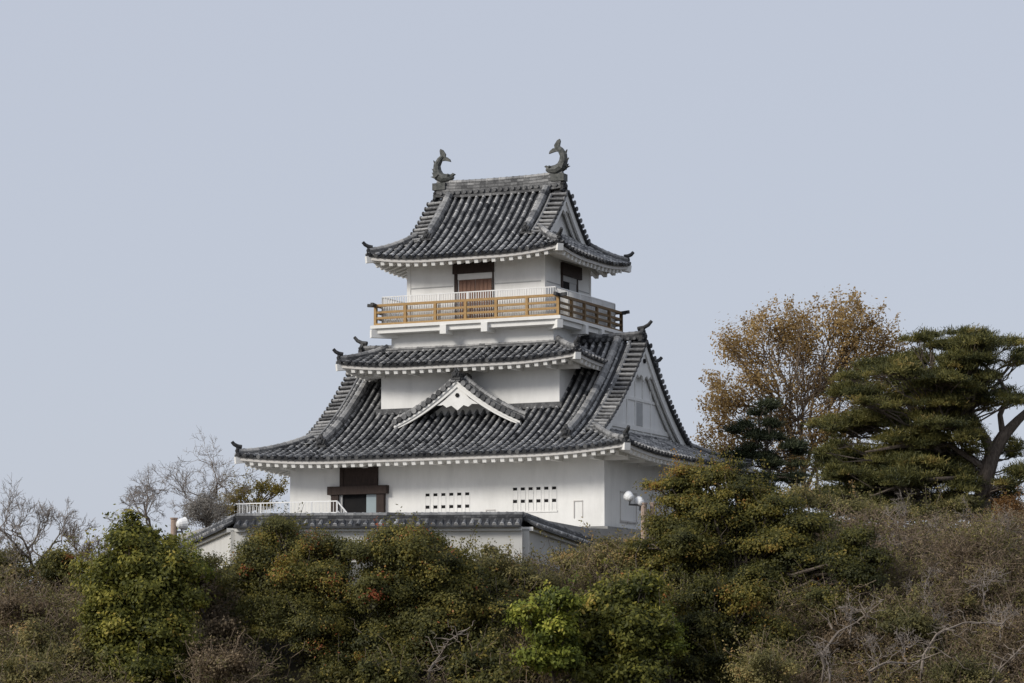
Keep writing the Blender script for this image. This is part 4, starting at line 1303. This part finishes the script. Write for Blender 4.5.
tree('weedy_shrub', 'loose yellowish shrub against the sloping right end of the tiled wall', 'bush', (600, 620), 103, [(570, 560, 26, 13), (605, 556, 22, 16), (585, 580, 30, 14), (630, 560, 20, 18), (625, 580, 20, 14)], 'l_olive', 41, trunk_r=0.06, per=40, clump=0.32, dens=0.75, shell=0.35, tb=0.15)
tree('rust_shrub', 'rusty orange shrub beneath the leaning pine trunk', 'bush', (1012, 540), 117, [(1010, 506, 16, 10), (1022, 516, 16, 10), (1004, 520, 12, 8)], 'l_rust', 42, trunk_r=0.05, per=40, clump=0.3, dens=0.8)
tree('hill_shrub', 'yellowish shrub between the layered evergreen and the pine', 'bush', (835, 530), 112, [(815, 500, 24, 9), (845, 508, 24, 9), (790, 495, 20, 8), (870, 512, 20, 8)], 'l_olive', 43, trunk_r=0.05, per=45, clump=0.3, dens=0.9, tb=0.1)

tree('dark_shrub', 'dark shrub in the hollow between the two dark evergreens and the lime bush', 'bush', (490, 700), 97, [(490, 640, 22, 22, 0), (510, 668, 26, 18, -0.3), (476, 672, 22, 18, -0.4), (500, 612, 18, 16, 0.6)], 'l_dark', 44, trunk_r=0.07, per=70, clump=0.32, dens=1.0, tb=-0.15)
tree('viny_shrub', 'tawny viny shrub between the bright green tree and the broad dark evergreen', 'bush', (215, 700), 97, [(205, 600, 16, 18, 0.4), (222, 625, 18, 20, 0), (212, 655, 22, 22, -0.3), (238, 665, 20, 20, -0.3)], 'l_brown', 45, trunk_r=0.06, per=34, clump=0.32, dens=0.8, shell=0.3, tb=-0.1)
tree('olive_shrub', 'loose olive shrub low at the left edge of the slope', 'bush', (40, 700), 96, [(30, 640, 30, 20, 0), (65, 655, 26, 20, -0.3), (20, 672, 30, 16, -0.5), (60, 680, 26, 14, -0.5)], 'l_olive', 46, trunk_r=0.06, per=38, clump=0.34, dens=0.7, shell=0.3)
for i_, (lab_, px, py, rx, ry, Y_, lf_) in enumerate((('faded olive shrub on the right slope under the pine trunk', 960, 560, 34, 20, 106, 'l_olive'), ('faded brown shrub right of the layered evergreen boughs', 900, 585, 30, 20, 102, 'l_brown'),
        ('large withered shrub at the lower right corner', 985, 650, 44, 28, 96, 'l_brown'), ('olive brown shrub behind the bleached arching branch', 950, 600, 36, 22, 100, 'l_olive'), ('withered shrub low between the bronze bush and the bleached forked branch', 840, 640, 32, 26, 97, 'l_brown'), ('pale withered shrub at the right edge of the slope', 1008, 580, 26, 24, 103, 'l_brown'))):
    tree('slope_shrub', lab_, 'bush', (px, py + ry * 2), Y_, [(px, py, rx * 0.6, ry * 0.6), (px - rx * 0.5, py + 4, rx * 0.5, ry * 0.5), (px + rx * 0.5, py + 5, rx * 0.5, ry * 0.5), (px, py + ry * 0.6, rx * 0.8, ry * 0.5)], lf_, 80 + i_, trunk_r=0.05, per=26, clump=0.32, dens=0.6, shell=0.3, twig_r=0.011, fill=False, bark='drytwig')
for i_, (px, py, h_, Y_) in enumerate(((905, 545, 2.6, 107), (870, 600, 2.4, 101), (935, 655, 2.6, 96.5), (985, 620, 2.6, 99), (1010, 560, 2.2, 106), (850, 565, 2.0, 105), (880, 690, 2.6, 95), (955, 585, 2.0, 104), (890, 575, 2.2, 103), (925, 610, 2.2, 99), (1000, 650, 2.2, 96), (850, 640, 2.0, 96), (975, 545, 2.0, 108), (905, 665, 1.8, 94.5), (940, 560, 2.0, 106), (830, 690, 2.0, 93.5))):
    bare_tree('leafless_shrub', 'leafless grey twiggy shrub among the brown tangle of the right slope', (px, py), h_, 0.6, Y_, 90 + i_, r0=0.04, cat='bush', group='leafless shrubs on the right slope', kids=3, levels=4, up=0.15)

tree('shade_shrub', 'shaded olive shrub filling the gap under the tiled wall left of the broad dark evergreen', 'bush', (215, 640), 100, [(205, 570, 20, 14), (222, 590, 20, 16), (200, 605, 20, 18), (232, 612, 18, 16)], 'l_olive', 47, trunk_r=0.06, per=40, clump=0.3, dens=0.9, tb=-0.1)
tree('shade_shrub', 'shaded green shrub between the glossy bush and the bronze bush', 'bush', (670, 700), 99, [(640, 580, 26, 16, 0.5), (665, 605, 24, 18, 0), (675, 650, 22, 22, -0.3), (690, 615, 20, 16, 0)], 'l_dark', 48, trunk_r=0.06, per=60, clump=0.3, dens=0.9)
tree('under_shrub', 'dark green shrub under the lowest bough of the spreading pine', 'bush', (900, 530), 116, [(870, 512, 24, 8, 0), (905, 514, 26, 8, 0), (940, 512, 24, 8, 0.3), (965, 505, 16, 8, 0.5)], 'l_olive', 49, trunk_r=0.05, per=50, clump=0.3, dens=1.0, tb=-0.12)
tree('olive_evergreen', 'olive evergreen below the dark shrub gap in the bottom middle', 'bush', (470, 700), 99, [(455, 590, 22, 20, 0.3), (480, 575, 20, 16, 0.6), (475, 615, 24, 20, 0), (520, 605, 22, 18, 0.4)], 'l_dark', 50, trunk_r=0.06, per=60, clump=0.32, dens=0.9)

for i_, (lab_, px, py, rx, ry, Y_, lf_, tb_) in enumerate((
        ('tawny bush at the bottom edge just right of the bright green tree', 222, 665, 34, 20, 93.5, 'l_brown', -0.05), ('olive bush at the bottom left corner', 25, 668, 34, 20, 93, 'l_olive', -0.05),
        ('withered brown bush near the left edge below the bare tree', 25, 610, 28, 18, 100, 'l_brown', -0.1), ('dark green bush at the bottom edge left of the pale dead branch', 385, 672, 34, 18, 93, 'l_dark', -0.15),
        ('dark green bush at the bottom edge right of the pale dead branch', 480, 668, 30, 20, 92.8, 'l_dark', -0.1), ('yellow olive bush at the bottom edge below the bronze bush', 765, 668, 34, 18, 93, 'l_olive', 0.05),
        ('dark olive bush under the right tip of the layered evergreen', 820, 600, 36, 16, 99, 'l_dark', -0.15), ('dark olive bush on the right slope beside the thin pale branch', 905, 620, 30, 16, 97, 'l_olive', -0.15),
        ('rusty brown bush high on the right slope near the edge', 1005, 535, 26, 14, 111, 'l_rust', -0.2), ('dull green bush high on the right slope left of the rusty bushes', 930, 535, 34, 12, 111, 'l_olive', -0.12),
        ('dark olive bush low at the lower right corner', 965, 672, 36, 16, 92.5, 'l_olive', -0.2))):
    tree('hillside_bush', lab_, 'bush', (px, py + ry * 2), Y_, [(px, py - ry * 0.3, rx * 0.5, ry * 0.6), (px - rx * 0.55, py, rx * 0.5, ry * 0.55), (px + rx * 0.55, py + 2, rx * 0.5, ry * 0.6), (px - rx * 0.2, py + ry * 0.6, rx * 0.7, ry * 0.6), (px + rx * 0.3, py + ry * 0.7, rx * 0.7, ry * 0.6)],
         lf_, 120 + i_, trunk_r=0.05, per=42, clump=0.3, dens=0.8, shell=0.35, twig_r=0.011, fill=False, bark='drytwig', tb=tb_, ln=0.09 + 0.01 * (i_ % 5), wd=0.05 + 0.006 * (i_ % 5))

# ---- tangled undergrowth
thicket('brown_thicket', 'tangle of brown stems and withered leaves covering the right slope', 'undergrowth',
        [(1050, 1260, 0, 0, 92, 116, 12), (800, 1050, 0, 0, 104, 116, 9), (885, 1050, 0, 0, 96, 104, 8), (790, 1050, 0, 0, 91, 97, 6)], 'drytwig', 'l_brown', 51, 150, hgt=1.05, leaves=12, ln=0.10, wd=0.055)
thicket('olive_thicket', 'patches of olive leaved bramble among the brown tangle of the right slope', 'undergrowth',
        [(800, 1050, 0, 0, 103, 116, 4), (870, 1050, 0, 0, 96, 104, 5), (790, 1050, 0, 0, 91, 97, 4), (760, 890, 0, 0, 95, 101, 4)], 'drytwig', 'l_olive', 55, 130, hgt=1.1, leaves=22)
thicket('mauve_thicket', 'tangle of mauve brown stems covering the left slope', 'undergrowth',
        [(-200, -25, 0, 0, 92, 108, 8), (-25, 110, 0, 0, 99, 108, 6), (-25, 120, 0, 0, 91, 99, 5), (190, 275, 0, 0, 92, 97, 2), (50, 125, 0, 0, 108, 113, 2)], 'drytwig', 'l_olive', 52, 130, hgt=1.4, leaves=16, ln=0.10, wd=0.05)
thicket('shady_thicket', 'dark tangle of stems between the dark evergreen and the lime bush', 'undergrowth',
        [(400, 560, 0, 0, 92, 100, 5), (560, 700, 0, 0, 99, 103, 3), (450, 640, 0, 0, 99.5, 102.8, 5)], 'drytwig', 'l_olive', 53, 90, hgt=1.3, leaves=12)
thicket('tall_weeds', 'tall thin weeds growing along the foot of the white wall', 'weeds',
        [(410, 600, 0, 0, 101.6, 103.2, 4), (590, 650, 0, 0, 102, 106.5, 4)], 'drytwig', 'l_grass', 54, 45, hgt=1.2, leaves=10, rad=0.008, ln=0.11, wd=0.03, lean=0.12)
for lab, pts, Y, sd_ in (('bleached forked dead branch low on the right slope', [(868, 672), (885, 662), (912, 664), (940, 652)], 91.5, 61),
                         ('bleached dead branch arching over the right thicket', [(922, 656), (935, 634), (965, 622), (1002, 624)], 93.5, 62),
                         ('pale dead branch low in the shade at the bottom centre', [(428, 672), (440, 655), (450, 640), (466, 630)], 93, 63),
                         ('pale dead branch slanting at the lower right corner', [(985, 690), (1000, 668), (1012, 655), (1030, 640)], 91.5, 64),
                         ('thin pale dead branch below the right tip of the layered evergreen', [(820, 655), (838, 632), (858, 622), (882, 600)], 95, 65)):
    W = Wood()
    r = np.random.default_rng(sd_)
    P = [at(px, py, Y) + np.array([0, r.normal() * 0.3, 0]) for px, py in pts]
    W.mb.tube(smooth_path(P, 0.25), list(np.linspace(0.045, 0.014, len(smooth_path(P, 0.25)))), 5)
    for p in P + [P[2] * 0.7 + P[3] * 0.3] + [(P[0] + P[1]) / 2, (P[1] + P[2]) / 2, (P[2] + P[3]) / 2]:
        for _ in range(3):
            e = p + np.array([r.normal() * 0.45, r.normal() * 0.3, r.normal() * 0.35])
            W.limb(p, e, 0.018, 0.006, 0.2, 4, 4, r=r)
    W.limb(P[0], P[0] + np.array([r.normal() * 0.2, 0.6, -1.6]), 0.05, 0.045, 0.08, 4, 6, r=r)
    tag(W.mb.build('dead_branch', M['deadwood']), lab, 'branch')

# ---- ground cover filling the hillside between the trees
r = np.random.default_rng(71)
N_ = 5200
X = r.uniform(-21, 24, N_)
Y = r.uniform(84, 116, N_)
keepm = ~((Y > 103.2) & (X > -11) & (X < 5.5)) & ~((X > 10) & (Y > 97) & (r.random(N_) < 0.75))
X, Y = X[keepm], Y[keepm]
Z = ground_z(X, Y) + r.uniform(-0.1, 0.55, len(X))
k = 26
C = np.repeat(np.stack([X, Y, Z], 1), k, 0) + r.normal(size=(len(X) * k, 3)) * np.array([0.34, 0.34, 0.2])
T = np.clip(np.repeat(0.30 + r.normal(size=len(X)) * 0.2, k) + r.normal(size=len(C)) * 0.12, 0, 1)
Nn = unit(r.normal(size=C.shape) * 0.6 + np.array([0, -0.3, 0.8]))
o = npmesh('ground_cover', leaf_quads(C, Nn, 0.15, 0.08, r), 4, T, M['l_olive'])
tag(o, 'low olive ground cover between the trees on the hillside', 'ground cover', kind='stuff')
